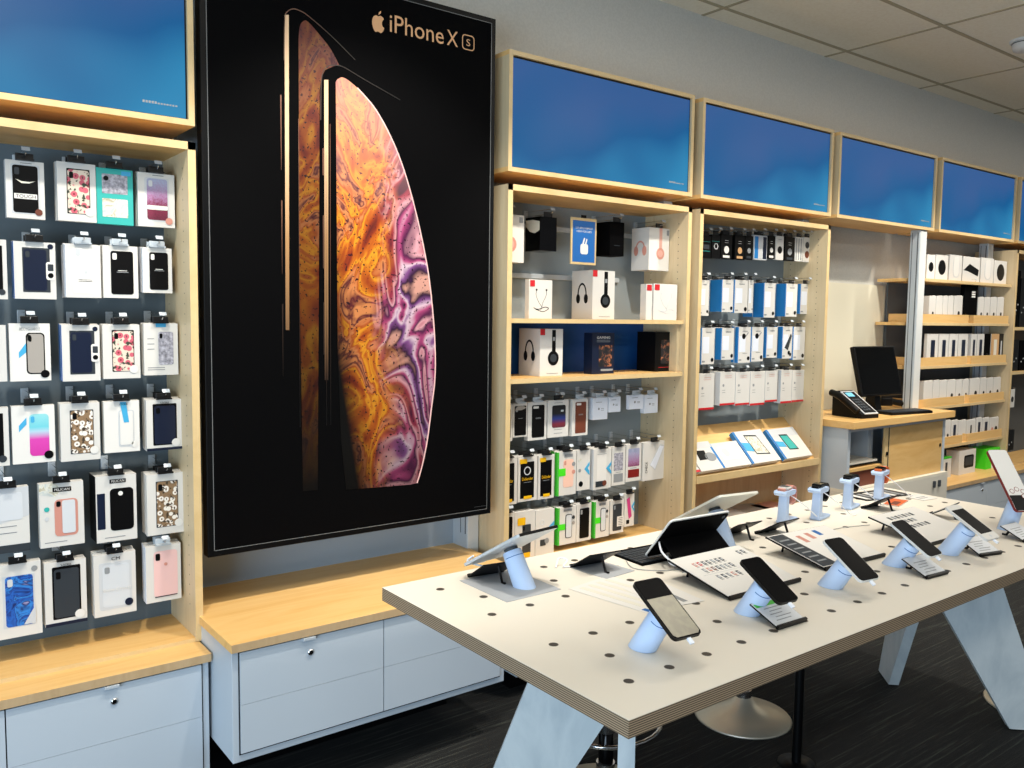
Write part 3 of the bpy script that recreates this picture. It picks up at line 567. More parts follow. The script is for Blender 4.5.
def base_cabinet(x0, w, yf, zt, zb, label, seams, lock, horiz, group='white base cabinets under the wall bays', extra=0):
    # slab over a white carcass with drawer fronts
    t = thing('base_cabinet', label, 'cabinet', (x0, 0, 0), group=group)
    obj('worktop', MB().box(0, w+extra, yf, .0, zt-.03, zt, 'wood_h', c=.0015), t)
    obj('front_edge_band', MB().box(0.001, w-.001, yf-.001, yf, zt-.029, zt-.001, 'wood_back'), t)
    obj('carcass', MB().box(.006, w-.006, yf+.016, 0, zb, zt-.03, 'cab_white', c=.002), t)
    obj('plinth', MB().box(.05, w-.05, yf+.38 if zb > .2 else yf+.12, 0, 0, zb, 'black'), t)
    xs = [.03]+seams+[w-.03]
    for a, b_ in zip(xs[:-1], xs[1:]):
        zz = [zb+.028, horiz, zt-.036]
        o = obj('drawer_recess', MB().box(a-.003, b_+.003, yf+.0148, yf+.017, zb+.024, zt-.032, 'cab_line'), t)
        for q in (0, 1):
            obj('drawer_front', MB().box(a+.0015, b_-.0025, yf+.008, yf+.018, zz[q]+(.0006 if q else .003), zz[q+1]-(.0006 if not q else 0), 'cab_white'), t)
    if lock is not None:
        k = obj('lock', MB().lathe([(.011, 0), (.011, .004), (.004, .005)], 'chrome', 20, Matrix.Translation((lock, yf+.008, zt-.09)) @ Matrix.Rotation(PI/2, 4, 'X')), t)
        obj('keyhole', MB().lathe([(.007, .0045), (.007, .0056)], 'black', 16, Matrix.Translation((lock, yf+.008, zt-.09)) @ Matrix.Rotation(PI/2, 4, 'X')), k)
        obj('pull_lip', MB().box(lock-.03, lock+.015, yf-.004, yf+.012, zt-.043, zt-.033, 'alu', c=.001), t)
    return t
ux = -2.539
bookcase(ux, 'tall pale wooden bay full of phone case boxes, left of the poster', 'back_left')
bookcase(0, 'tall wooden bay of headphone and case boxes right of the poster', 'back_grey')
bookcase(PITCH, 'tall wooden bay of screen protector packs left of the counter', 'back_grey')
bookcase(4*PITCH, 'tall wooden bay with black stock cut by the right photo edge', 'back_dark')
base_cabinet(ux-.03, 1.2165, -.457, .543, .10, 'white cabinet with worktop under the left case bay', [.60], .905, .322)
base_cabinet(-1.352, 1.13, -.658, .635, .223, 'white cabinet with wooden worktop below the large poster', [.565], .278, .42, extra=.165)
base_cabinet(0, 1.2, -.44, .543, .10, 'white cabinet under the middle bay, mostly hidden by the table', [.6], .3, .322)
base_cabinet(PITCH, 1.2, -.44, .543, .10, 'white cabinet under the accessory bay, mostly hidden by the table', [.6], .3, .322)
base_cabinet(3.80, 2.4, -.45, .545, .10, 'grey-white cabinet under the far shelves, right of the counter', [.7, 1.5], .62, .322)
# a short blue-backed cubby in the middle bay
t = thing('shelf_cubby', 'shallow wooden shelf box with a blue back in the middle bay', 'shelf', (0, 0, 0))
o = obj('upper_shelf', MB().box(.026, 1.174, -.312, -.02, 1.688, 1.706, 'wood_h'), t); obj('edge_band', MB().box(.026, 1.174, -.3135, -.312, 1.686, 1.706, 'wood_edge'), o)
o = obj('lower_shelf', MB().box(.026, 1.174, -.312, -.02, 1.412, 1.434, 'wood_h'), t); obj('edge_band', MB().box(.026, 1.174, -.3135, -.312, 1.412, 1.434, 'wood_edge'), o)
obj('end_panel', MB().box(1.150, 1.172, -.29, -.02, 1.434, 1.688, 'wood_v'), t)
obj('end_panel', MB().box(.028, .050, -.29, -.02, 1.434, 1.688, 'wood_v'), t)
obj('blue_back', MB().box(.05, 1.15, -.045, -.03, 1.434, 1.688, 'back_blue'), t)
# rails behind the hanging headphone boxes
for z, zz in ((2.155, 'upper'), (1.915, 'lower')):
    t = obj('hook_rail', MB().box(.03, .97 if z < 2 else 1.17, -.034, -.018, z-.012, z+.012, 'alu', c=.002))
    tag(t, 'flat silver hook rail behind the headphone boxes, %s of the two' % zz, 'rail')
# sloped magazine shelf of the accessory bay
SL = math.atan2(.215, .2)
t = thing('sloped_shelf', 'sloping wooden shelf holding flat tablet case boxes', 'shelf', (PITCH, 0, 0))
obj('slope_board', MB().prism([(-.322, .828), (-.322, .848), (-.30, .852), (-.06, 1.09), (-.045, 1.075), (-.29, .828)], .028, 1.172, 'wood_h', 'x'), t)
obj('front_lip', MB().box(.028, 1.172, -.335, -.322, .822, .862, 'wood_edge', c=.001), t)
obj('riser_panel', MB().box(.028, 1.172, -.062, -.045, .557, 1.07, 'wood_back'), t)
# ---------------------------------------------------------------- the big poster
PX0, PX1, PZ0, PZ1 = -1.311, -.058, .834, 2.985
t = thing('advertising_poster', 'large black framed phone poster with two overlapping phones', 'poster', (PX0, -.302, PZ0))
PW, PH = PX1-PX0, PZ1-PZ0
obj('poster_frame', MB().box(0, PW, 0, .05, 0, PH, 'frame_black', c=.003), t)
l = MB(); q = .022; w_ = .0022
l.box(q, PW-q, -.0015, 0, q, q+w_, 'frame_line').box(q, PW-q, -.0015, 0, PH-q-w_, PH-q, 'frame_line').box(q, q+w_, -.0015, 0, q, PH-q, 'frame_line').box(PW-q-w_, PW-q, -.0015, 0, q, PH-q, 'frame_line')
obj('inner_frame_line', l, t)
obj('printed_sheet', MB().box(q+w_, PW-q-w_, -.0008, 0.001, q+w_, PH-q-w_, 'matte_black'), t)
L_ = lambda pts: [(x-PX0, z-PZ0) for x, z in pts]
def catmull2(pts, sub=5):
    return [(p.x, p.y) for p in smooth_path([(a, c, 0) for a, c in pts], sub)]
a1 = L_(ARC1); a2 = L_(ARC2)
obj('back_phone_wallpaper', MB().prism(catmull2(a1[:7], 4)+a1[7:], -.0012, -.0008, 'poster_back_art'), t)
arc = catmull2(a2[:17], 5)+a2[17:]
obj('front_phone_wallpaper', MB().prism(arc, -.0018, -.0008, 'poster_front_art'), t)
rim = MB(); ribbon(rim, catmull2(a2[3:17], 4), .0055, -.0022, -.0018, 'pink'); obj('crescent_rim', rim, t)
ed = MB()
for s in STRIP[:2]:
    s = L_(s); ed.prism([s[0], s[1], s[3], s[2]], -.0022, -.0008, 'gold_fade')
s = L_(STRIP[2])
for dz in (0, -.38, -.76):
    ed.prism([(s[0][0], s[0][1]+dz), (s[1][0]-.003, s[1][1]+dz), (s[3][0]-.003, s[3][1]+dz), (s[2][0], s[2][1]+dz)], -.0022, -.0008, 'gold_dim')
for dx, dz, h_ in ((.165, -.17, .1), (.165, -.42, .2), (.165, -.75, .2)):
    ed.prism([(s[0][0]+dx, s[0][1]+dz), (s[0][0]+dx+.004, s[0][1]+dz), (s[0][0]+dx+.004, s[0][1]+dz-h_), (s[0][0]+dx, s[0][1]+dz-h_)], -.0022, -.0008, 'gold_dim')
for xx in (.352, .461, .478):
    ed.prism([(xx, .45), (xx+.002, .45), (xx+.004, 1.6), (xx+.0025, 1.6)], -.0022, -.0008, 'gold_dim')
obj('phone_edge_highlights', ed, t)
tr = MB(); ribbon(tr, catmull2(L_(PH1), 4), .003, -.0022, -.0008, 'trail'); ribbon(tr, catmull2(L_(PH2), 4), .003, -.0022, -.0008, 'trail')
obj('phone_top_outlines', tr, t)
T = L_(TXT)
tx = MB(); text(tx, 'iPhone', T[3][0]-.004, T[3][0]+.247, T[3][1]-.002, T[3][1]+.066, -.0012, 'gold')
text(tx, 'X', T[3][0]+.262, T[3][0]+.317, T[3][1]+.001, T[3][1]+.062, -.0012, 'gold')
bx0 = T[3][0]+.338; bz0 = T[3][1]-.001
o_ = rr(bx0, bz0, bx0+.062, bz0+.062, .014, 4); i_ = rr(bx0+.004, bz0+.004, bx0+.058, bz0+.058, .011, 4)
for k in range(len(o_)):
    j = (k+1) % len(o_); tx.prism([o_[k], o_[j], i_[j], i_[k]], -.0014, -.0008, 'gold')
text(tx, 'S', bx0+.021, bx0+.041, bz0+.017, bz0+.045, -.0012, 'gold')
obj('lettering', tx, t)
ax, az = T[0][0]+.022, T[0][1]-.012
ap = [(.0, .030), (.010, .034), (.020, .030), (.024, .024), (.018, .016), (.016, .006), (.019, -.004), (.026, -.010), (.021, -.022), (.012, -.031), (.004, -.028), (-.004, -.028), (-.012, -.031), (-.021, -.020), (-.026, -.004), (-.026, .012), (-.020, .026), (-.010, .032)]
lg = MB().prism(catmull2([(ax+x, az+z) for x, z in ap], 4), -.0014, -.0008, 'gold')
lg.prism([(ax+.001, az+.036), (ax+.003, az+.046), (ax+.012, az+.053), (ax+.011, az+.043)], -.0014, -.0008, 'gold')
obj('fruit_logo', lg, t)
c = MB()
for j in range(11): c.box(PW-.09+j*.006, PW-.09+j*.006+.004, -.0012, -.0008, .038, .0395, 'line_grey')
obj('small_print', c, t)
# ---------------------------------------------------------------- service counter
t = thing('service_counter', 'pale counter cabinet with sliding door and wooden top by the post', 'counter', (2.52, 0, 0))
W_ = 1.22; y0 = -.47
obj('worktop', MB().box(-.02, W_+.03, -.52, .0, 1.055, 1.1, 'wood_h', c=.003), t)
obj('side_panel', MB().box(0, .03, y0, 0, .08, 1.055, 'cab_white'), t); obj('side_panel', MB().box(W_-.03, W_, y0, 0, .08, 1.055, 'cab_white'), t)
obj('top_rail', MB().box(.03, W_-.03, y0, y0+.02, 1.03, 1.055, 'grey_light'), t)
obj('back_panel', MB().box(.03, W_-.03, -.02, 0, .08, 1.05, 'cab_white'), t)
obj('divider', MB().box(.40, .46, y0+.10, -.02, .66, 1.03, 'cab_white'), t)
s = obj('pull_out_shelf', MB().box(.03, .40, y0+.03, -.04, .815, .828, 'cab_side'), t); obj('shelf_edge', MB().box(.03, .40, y0+.028, y0+.03, .806, .816, 'black'), s)
s = obj('lower_shelf', MB().box(.03, .42, y0+.01, -.04, .775, .795, 'wood_h'), t)
obj('lower_drawer_box', MB().box(.03, .40, y0+.02, -.06, .67, .77, 'brown_leather'), t)
o = obj('sliding_door', MB().box(.50, W_-.035, y0+.002, y0+.022, .675, 1.03, 'wood_door'), t)
obj('door_edge_strip', MB().box(.44, .50, y0+.004, y0+.02, .675, 1.03, 'wood_edge').box(.478, .486, y0+.002, y0+.004, .675, 1.03, 'black'), o)
for xx in (.462, W_-.06): obj('finger_pull', MB().lathe([(.012, 0), (.012, .003)], 'black', 16, Matrix.Translation((xx, y0+.002, .86)) @ Matrix.Rotation(PI/2, 4, 'X')), o)
obj('lower_cabinet_body', MB().box(-.002, W_+.006, y0-.03, -.02, .12, .655, 'cab_side', c=.002), t)
obj('ledge', MB().box(-.002, W_+.006, y0-.03, -.02, .655, .672, 'cream'), t)
for xx in (1.02, 1.09): obj('handle', MB().box(xx, xx+.02, y0-.045, y0-.03, .58, .625, 'slot', c=.003), t)
obj('plinth', MB().box(.02, W_-.02, y0+.05, -.02, 0, .12, 'black'), t)
# things inside and on the counter
t = thing('card_terminal', 'small dark device on the open cabinet shelf of the counter', 'device', (2.72, -.26, .829))
obj('body', MB().box(-.09, .09, -.06, .06, 0, .035, 'black', c=.006), t); obj('upright_panel', MB().prism([(.02, .03), (.05, .03), (.06, .15), (.045, .15)], -.08, .06, 'grey', 'x'), t)
t = thing('price_tag', 'small white tag with a red square at the open cabinet edge', 'tag', (2.945, -.475, .70))
obj('card', MB().box(-.02, .02, -.002, 0, 0, .085, 'paper'), t); obj('red_square', MB().box(-.013, .013, -.003, -.002, .035, .07, 'red'), t)
Mt = Matrix.Translation((3.195, -.255, 1.378)) @ Matrix.Rotation(rad(-5), 4, 'Z') @ Matrix.Rotation(rad(-14.5), 4, 'X')
t = thing('computer_monitor', 'black flat monitor on the counter, screen facing the shop', 'monitor', (3.195, -.255, 1.1))
Ml = Matrix.Translation((-3.195, .255, -1.1)) @ Mt
obj('panel', MB().box(-.22, .22, -.012, .022, -.17, .17, 'black', Ml, c=.005), t)
obj('screen', MB().box(-.205, .205, -.0135, -.012, -.155, .158, 'black_gloss', Ml), t)
obj('neck', MB().prism([(-.03, .0), (.05, .0), (.06, .02), (.05, .27), (.02, .27)], -.03, .03, 'black', 'x', Matrix.Rotation(rad(-5), 4, 'Z')), t)
obj('foot', MB().lathe([(.12, 0), (.12, .008), (.03, .016)], 'black', 28), t)
t = thing('desk_phone', 'black desk phone with blue display on the counter', 'telephone', (2.79, -.32, 1.10), (0, 0, rad(-8)))
obj('body', MB().prism([(-.13, 0), (.10, 0), (.10, .15), (.08, .16), (-.13, .025)], -.06, .10, 'black', 'x'), t)
S_ = math.atan2(.135, .21); Mp = Matrix.Translation((.02, -.13, .026)) @ Matrix.Rotation(S_, 4, 'X')
obj('silver_bezel', MB().box(-.05, .078, .0, .235, .0, .004, 'grey_light', Mp), t)
obj('face_plate', MB().box(-.04, .066, .012, .225, .004, .006, 'black', Mp), t)
obj('display', MB().box(-.03, .03, .175, .215, .006, .008, 'lcd', Mp), t)
kp = MB()
for r_ in range(5):
    for c_ in range(3): kp.box(-.03+c_*.024, -.03+c_*.024+.017, .03+r_*.026, .03+r_*.026+.016, .006, .009, 'slot', Mp)
obj('keypad', kp, t)
obj('handset', MB().tube(smooth_path([(-.085, -.12, .045), (-.09, -.06, .085), (-.09, .03, .135), (-.085, .09, .15)], 4), .022, 'black', 10), t)
t = thing('keyboard', 'low black keyboard in front of the counter monitor', 'keyboard', (3.28, -.41, 1.10), (0, 0, rad(-10)))
obj('body', MB().box(-.2, .2, -.07, .07, 0, .018, 'black', c=.004), t)
kk = MB()
for r_ in range(5):
    for c_ in range(15): kk.box(-.19+c_*.0255, -.19+c_*.0255+.022, -.06+r_*.025, -.06+r_*.025+.021, .018, .022, 'grey_dark')
obj('keys', kk, t)
t = thing('barcode_scanner', 'black handheld scanner lying behind the counter keyboard', 'scanner', (3.56, -.22, 1.10), (0, 0, rad(150)))
obj('handle', MB().tube(smooth_path([(-.10, 0, .03), (-.03, 0, .035), (.05, 0, .05), (.09, 0, .055)], 4), .022, 'black', 10), t)
obj('head', MB().box(.06, .15, -.035, .035, .02, .08, 'black', c=.01), t)
# ---------------------------------------------------------------- far shelf bay
FB = ['top shelf', 'second shelf', 'third shelf', 'fourth shelf', 'fifth shelf']
for i, z in enumerate((2.02, 1.71, 1.40, 1.10, .80)):
    zt_ = z
    t = thing('wall_shelf', 'pale wooden board, %s of the far shelf bay' % FB[i], 'shelf', (3.73, 0, zt_), group='shelves of the far bay')
    obj('board', MB().box(-.02 if i > 2 else -.14, 1.33, -.22, .0, -.022, 0, 'wood_h', c=.001).box(-.06, 1.33, -.30, -.22, -.022, 0, 'wood_h', c=.001), t)
    obj('edge_band', MB().box(-.059, 1.329, -.3012, -.30, -.021, -.001, 'wood_edge'), t)
    if i > 0:
        for a, b_ in ((-.055, .64), (.72, 1.31)):
            r_ = MB().box(a, b_, -.298, -.288, 0, .06, 'wood_h').box(a, a+.012, -.288, -.05, 0, .06, 'wood_h')
            obj('tray_rim', r_, t)
b = MB().box(3.722, 5.06, -.012, .0, .55, 2.0, 'back_dark'); tag(obj('trim_4', b), kind='structure')
# far right bay shelves
for i, (z, nm) in enumerate(((1.68, 'upper'), (1.32, 'lower'))):
    t = thing('wall_shelf', 'wooden board at the right photo edge, %s of two' % nm, 'shelf', (5.066, 0, z), group='shelves of the right edge bay')
    obj('board', MB().box(.027, 1.17, -.31, -.02, -.025, 0, 'wood_h'), t); obj('edge_band', MB().box(.027, 1.17, -.3112, -.31, -.024, -.001, 'wood_edge'), t)
# ---------------------------------------------------------------- boxed goods
SPLIT = {'yellow_label', 'round_picture', 'white_square', 'pattern_panel', 'striped_print', 'round_print'}
def art(style, w, h, D):
    """printed face and windows of a box: dict part -> MB, in local x 0..w, z 0..h; -y is the front"""
    P = {}
    def pr(part, pts, m, k=1, k0=0):
        if part in SPLIT or (part == 'window' and style in ('teal', 'greytwo', 'redtwo') and k == 2-(style != 'teal')):
            while part in P: part += '#'
        P.setdefault(part, MB()).prism(pts, -.0007*k, -.0007*k0, m)
    def R(part, x0, z0, x1, z1, r, m, k=1): pr(part, rr(x0*w, z0*h, x1*w, z1*h, r*w, 4), m, k, k-1)
    def C(part, cx, cz, r, m, k=1): pr(part, circ(cx*w, cz*h, r*w, 16), m, k, k-1)
    def T(part, s, x0, x1, z0, z1, m, k=2, rot=False): text(P.setdefault(part, MB()), s, x0*w, x1*w, z0*h, z1*h, -.0007*k-.0002, m, rot90=rot)
    def lines(part, x0, x1, zs, m='print_grey', k=1):
        for z in zs: pr(part, [(x0*w, z*h), (x1*w, z*h), (x1*w, z*h+.002), (x0*w, z*h+.002)], m, k, k-1)
    def case(x0, z0, x1, z1, m, cam='black', k=2, rad_=.07, part='phone_case'):
        R(part, x0, z0, x1, z1, rad_, m, k)
        ww, hh = x1-x0, z1-z0
        R(part, x0+.08*ww, z1-.2*hh, x0+.27*ww, z1-.05*hh, .035, cam, k+1)
    s = style
    if s in ('plain', 'plainwhite'): lines('print', .2, .7, [.75, .68]) if s == 'plainwhite' else None
    elif s == 'tough':
        R('window', .13, .08, .88, .94, .04, 'grey_light'); case(.17, .10, .83, .92, 'black', 'grey_dark')
        R('label_band', .2, .34, .8, .43, .01, 'paper', 3); T('label_band', 'TOUGH', .24, .76, .355, .415, 'black', 3)
        pr('phone_case', [(.24*w, .68*h), (.4*w, .645*h), (.6*w, .64*h), (.76*w, .66*h), (.6*w, .615*h), (.4*w, .61*h)], 'cream', 3, 2)
        C('round_sticker', .83, .12, .1, 'brown_leather', 3); lines('print', .38, .68, [.955])
    elif s == 'floral':
        R('window', .24, .13, .84, .9, .02, 'black'); case(.26, .14, .82, .88, 'floral_pink'); C('round_sticker', .82, .17, .12, 'paper', 4)
    elif s == 'teal':
        pr('print', [(0, 0), (w, 0), (w, h), (0, h)], 'teal'); R('window', .15, .55, .85, .9, .02, 'silver_glit', 2); R('window', .15, .13, .85, .46, .02, 'pearl', 2)
        C('window', .26, .82, .07, 'black', 3); R('barcode_sticker', .68, .89, .95, .97, .01, 'blue_light', 3)
    elif s == 'glitterpurple':
        R('window', .18, .1, .85, .92, .06, 'grey_light'); case(.24, .13, .80, .9, 'purple_glit', 'grey_light'); R('label_band', .24, .32, .8, .40, .03, 'paper', 4)
        C('round_sticker', .83, .12, .1, 'rose', 4); lines('print', .4, .7, [.955])
    elif s == 'navytag':
        R('window', .2, .12, .86, .9, .02, 'grey_dark'); case(.23, .15, .78, .87, 'navy', 'grey_dark')
        R('side_tag', .76, .34, .98, .66, .06, 'paper', 4); R('side_tag', .8, .5, .94, .62, .02, 'grey_dark', 5); C('side_tag', .87, .42, .07, 'black', 5); C('logo_dot', .88, .93, .07, 'navy', 2)
    elif s == 'clearwhite':
        R('window', .2, .08, .88, .93, .07, 'paper'); lines('print', .35, .75, [.33, .30]); R('print', .3, .78, .42, .92, .04, 'grey_light', 2); C('print', .57, .48, .05, 'grey_light', 2)
    elif s in ('blackcase', 'blackcaseclear'):
        case(.22, .07, .86, .9, 'black', 'paper'); lines('print', .42, .68, [.52], 'paper', 3); lines('print', .38, .72, [.49], 'grey', 3)
    elif s == 'greycase':
        pr('print', [(0, 0), (w, 0), (w, h), (0, h)], 'paper'); T('brand_print', 'BODYGUARDZ', .25, .76, .88, .93, 'grey', 2)
        pr('print', [(.22*w, .40*h), (.4*w, .5*h), (.4*w, .66*h), (.22*w, .5*h)], 'blue_light', 2, 1); case(.4, .12, .86, .84, 'black', 'black', 2, .1); case(.43, .14, .83, .82, 'smoke', 'black', 3, .09); C('round_sticker', .85, .12, .11, 'black', 5)
    elif s == 'pinkblue':
        pr('print', [(0, 0), (w, 0), (w, h), (0, h)], 'paper'); pr('print', [(.16*w, .55*h), (.34*w, .68*h), (.34*w, .8*h), (.16*w, .66*h)], 'blue_light', 2, 1)
        case(.4, .12, .86, .85, 'turq_magenta', 'blue_light', 2, .1); C('round_sticker', .84, .13, .11, 'black', 5)
    elif s == 'brownflower':
        R('window', .24, .12, .84, .88, .02, 'grey_dark'); case(.26, .13, .82, .87, 'flower_brown'); C('round_sticker', .84, .17, .11, 'paper', 4)
    elif s == 'clearphone':
        pr('print', [(0, 0), (w, 0), (w, h), (0, h)], 'paper'); case(.4, .1, .85, .82, 'grey_light', 'grey', 2); R('phone_case', .44, .14, .81, .8, .05, 'paper', 4)
        pr('print', [(.45*w, .98*h), (.62*w, .98*h), (.7*w, .58*h), (.55*w, .58*h)], 'blue_light', 5, 4); C('round_sticker', .84, .14, .09, 'paper', 4); T('brand_print', 'X-DORIA', .42, .66, .92, .955, 'black', 5)
    elif s in ('navywin', 'darkgrey'):
        R('window', .18, .1, .86, .92, .03, 'black'); case(.22, .12, .82, .88, 'navy' if s == 'navywin' else 'grey_dark'); C('round_sticker', .82, .14, .12, 'paper', 5); R('base_strip', 0, 0, 1, .05, 0, 'navy', 2); T('brand_print', 'X-DORIA', .38, .64, .92, .96, 'black', 4)
    elif s == 'silver':
        case(.42, .2, .86, .84, 'silver_glit', 'black', 2, .06); lines('print', .1, .6, [.14, .1]); pr('print', [(.35*w, h), (.65*w, h), (.65*w, .93*h), (.35*w, .93*h)], 'blue_light'); lines('print', .1, .3, [.7, .6, .5])
    elif s == 'greytop':
        pr('print', [(0, .42*h), (w, .55*h), (w, h), (0, h)], 'grey_light'); case(.1, .5, .85, .92, 'clear_case', 'grey'); R('base_strip', 0, 0, 1, .12, 0, 'grey_dark', 2); lines('print', .1, .7, [.4, .3])
    elif s == 'rosegold':
        pr('print', [(0, .84*h), (.35*w, .78*h), (.5*w, .9*h), (.35*w, h), (0, h)], 'pearl'); R('brand_print', .3, .86, .72, .93, .01, 'black', 2); T('brand_print', 'PELICAN', .34, .68, .875, .915, 'paper', 2)
        case(.33, .16, .86, .74, 'rose', 'black', 2, .1); R('phone_case', .5, .2, .8, .72, .05, 'clear_case', 4); C('print', .16, .6, .06, 'teal', 2); C('print', .16, .45, .05, 'grey_light', 2); lines('print', .1, .6, [.07])
    elif s == 'pelicanblack':
        R('side_window', .03, .2, .22, .74, .01, 'navy'); case(.34, .16, .92, .8, 'black', 'black', 2, .1); C('phone_case', .6, .72, .06, 'paper', 4); R('brand_print', .34, .88, .74, .94, .01, 'black', 2); T('brand_print', 'PELICAN', .38, .70, .893, .93, 'paper', 2); lines('print', .2, .7, [.06])
    elif s == 'bluemarble':
        R('window', .16, .14, .86, .84, .02, 'grey_light'); case(.22, .15, .82, .83, 'agate', 'grey_light'); pr('window', [(.6*w, .16*h), (.86*w, .16*h), (.86*w, .4*h)], 'grey_light', 4, 3); C('logo_dot', .86, .9, .07, 'grey', 2)
    elif s == 'sheer':
        R('window', .12, .1, .9, .86, .06, 'grey_light'); case(.2, .14, .84, .82, 'clear_case', 'grey'); T('brand_print', 'Sheer Crystal', .2, .86, .37, .45, 'paper', 4); C('round_sticker', .82, .18, .1, 'navy', 4); T('brand_print', 'CM', .42, .62, .89, .94, 'black', 2)
    elif s == 'pinkcase':
        case(.22, .08, .9, .9, 'pink', 'black', 2, .1); C('phone_case', .56, .66, .05, 'rose', 4); R('phone_case', .24, .085, .88, .1, .0, 'black', 4)
    elif s in ('plainblack',): R('window', .2, .1, .86, .9, .02, 'black'); C('round_sticker', .82, .12, .11, 'grey_dark', 2)
    elif s == 'halfrose':
        R('headphone_picture', .50, .52, .62, 1.0, .0, 'rose_gold'); C('headphone_picture', .56, .38, .2, 'rose', 2); C('headphone_picture', .56, .38, .12, 'rose_gold', 3); R('label_patch', .84, .84, .96, .96, .0, 'grey', 2)
    elif s == 'rosehead':
        R('headphone_picture', .50, .5, .64, 1.0, .0, 'rose_gold'); C('headphone_picture', .56, .4, .2, 'rose', 2); C('headphone_picture', .56, .4, .12, 'rose_gold', 3); R('label_patch', .86, .84, .97, .96, .0, 'grey', 2)
        mb = P.setdefault('side_headphone_picture', MB()); MM = Matrix.Rotation(-PI/2, 4, 'Z')
        for q in range(12):
            a, b_ = PI*q/11, PI*(q+1)/11
            if q < 11: mb.prism([(-D*.5+D*.2*math.cos(a), h*.52+h*.14*math.sin(a)), (-D*.5+D*.26*math.cos(a), h*.52+h*.18*math.sin(a)), (-D*.5+D*.26*math.cos(b_), h*.52+h*.18*math.sin(b_)), (-D*.5+D*.2*math.cos(b_), h*.52+h*.14*math.sin(b_))], -.0008, 0, 'rose', 'y', MM)
        for sx_ in (-.24, .24): mb.prism(circ(-D*(.5+sx_), h*.46, .026, 14, .6), -.001, 0, 'rose', 'y', MM)
    elif s == 'blackhead':
        R('headphone_picture', .52, .5, .68, .98, .0, 'black'); pr('headphone_picture', circ(.58*w, .38*h, .035, 20, .95), 'black', 2, 1); pr('headphone_picture', circ(.58*w, .38*h, .02, 16), 'grey_dark', 3, 2); R('headphone_picture', .55, .75, .65, .83, 0, 'grey', 2)
        R('red_tab', .0, .87, .2, 1.0, .0, 'red', 2); lines('print', .3, .8, [.05])
        mb = P.setdefault('side_headphone_picture', MB()); MM = Matrix.Rotation(-PI/2, 4, 'Z'); cx_ = -D*.5
        for q in range(11):
            a, b_ = PI*q/11, PI*(q+1)/11
            mb.prism([(cx_+.026*math.cos(a), h*.5+.05*math.sin(a)), (cx_+.034*math.cos(a), h*.5+.06*math.sin(a)), (cx_+.034*math.cos(b_), h*.5+.06*math.sin(b_)), (cx_+.026*math.cos(b_), h*.5+.05*math.sin(b_))], -.0008, 0, 'black', 'y', MM)
        for sx_ in (-.029, .029): mb.prism(circ(cx_+sx_, h*.42, .024, 16, .6), -.001, 0, 'black', 'y', MM)
    elif s == 'glossblack':
        pr('print', [(0, 0), (w, 0), (w, h), (0, h)], 'black_gloss')
        mb = P.setdefault('painted_glare', MB()); MM = Matrix.Rotation(-PI/2, 4, 'Z')  # cream shape paints the glare onto the glossy box side
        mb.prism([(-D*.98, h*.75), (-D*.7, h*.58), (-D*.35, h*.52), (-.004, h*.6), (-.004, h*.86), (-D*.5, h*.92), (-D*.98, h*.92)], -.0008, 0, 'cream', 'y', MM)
    elif s in ('black',): lines('print', .3, .7, [.3], 'grey_dark')
    elif s in ('earphones', 'earphoneswhite'):
        m_ = 'black' if s == 'earphones' else 'grey_light'; R('red_tab', .04, .82, .24, .98, 0, 'red', 2)
        mb = P.setdefault('earphone_picture', MB())
        ribbon(mb, catmull2([(.32*w, .72*h), (.3*w, .6*h), (.42*w, .42*h), (.55*w, .3*h), (.5*w, .22*h)], 4), .0015, -.0009, 0, m_)
        ribbon(mb, catmull2([(.75*w, .74*h), (.74*w, .6*h), (.6*w, .42*h), (.56*w, .3*h)], 4), .0015, -.0009, 0, m_)
        ribbon(mb, catmull2([(.2*w, .28*h), (.4*w, .24*h), (.7*w, .3*h), (.85*w, .26*h), (.6*w, .18*h), (.3*w, .24*h)], 4), .003, -.0009, 0, m_)
        for c_ in (.32, .75): mb.prism(circ(c_*w, .74*h, .005, 10), -.001, 0, m_)
    elif s == 'plainred': R('red_tab', .1, .82, .9, .98, 0, 'red', 2)
    elif s == 'darkgame':
        R('print', 0, 0, 1, 1, 0, 'navy'); R('product_picture', .3, .18, .9, .7, .02, 'game_art', 2); T('brand_print', 'GAMING', .2, .8, .86, .92, 'paper', 2); lines('print', .2, .8, [.82, .78], 'grey', 2); R('base_strip', .4, .07, .95, .12, 0, 'grey', 2)
    elif s == 'blackred':
        R('print', 0, 0, 1, 1, 0, 'black'); R('product_picture', .3, .2, .95, .8, .05, 'game_art', 2); lines('print', .2, .8, [.1], 'red', 2)
    elif s in ('blackwin', 'blackwinslim', 'darkwin'):
        case(.2, .08, .85, .88, 'black' if s != 'darkwin' else 'grey_dark', 'grey')
        if s == 'darkwin':
            R('white_tag', .5, .2, 1.0, .5, .0, 'paper', 4)
            for q in range(5): lines('white_tag', .6, .9, [.24+q*.05], 'black', 5)
    elif s == 'blackwinclear':
        case(.1, .05, .93, .93, 'black', 'grey'); pr('arched_top', [(.1*w, .8*h), (.3*w, .92*h), (.7*w, .92*h), (.93*w, .86*h), (.6*w, .8*h)], 'smoke', 4, 3); lines('print', .35, .65, [.55], 'grey', 4)
    elif s in ('leatherblack', 'brownleather'):
        m_ = 'black' if s == 'leatherblack' else 'brown_leather'; R('phone_case', .2, .07, .88, .92, .06, m_, 2); R('phone_case', .27, .83, .56, .89, .03, 'paper', 3); lines('print', .4, .68, [.58, .56], 'grey', 3)
    elif s == 'phonepic':
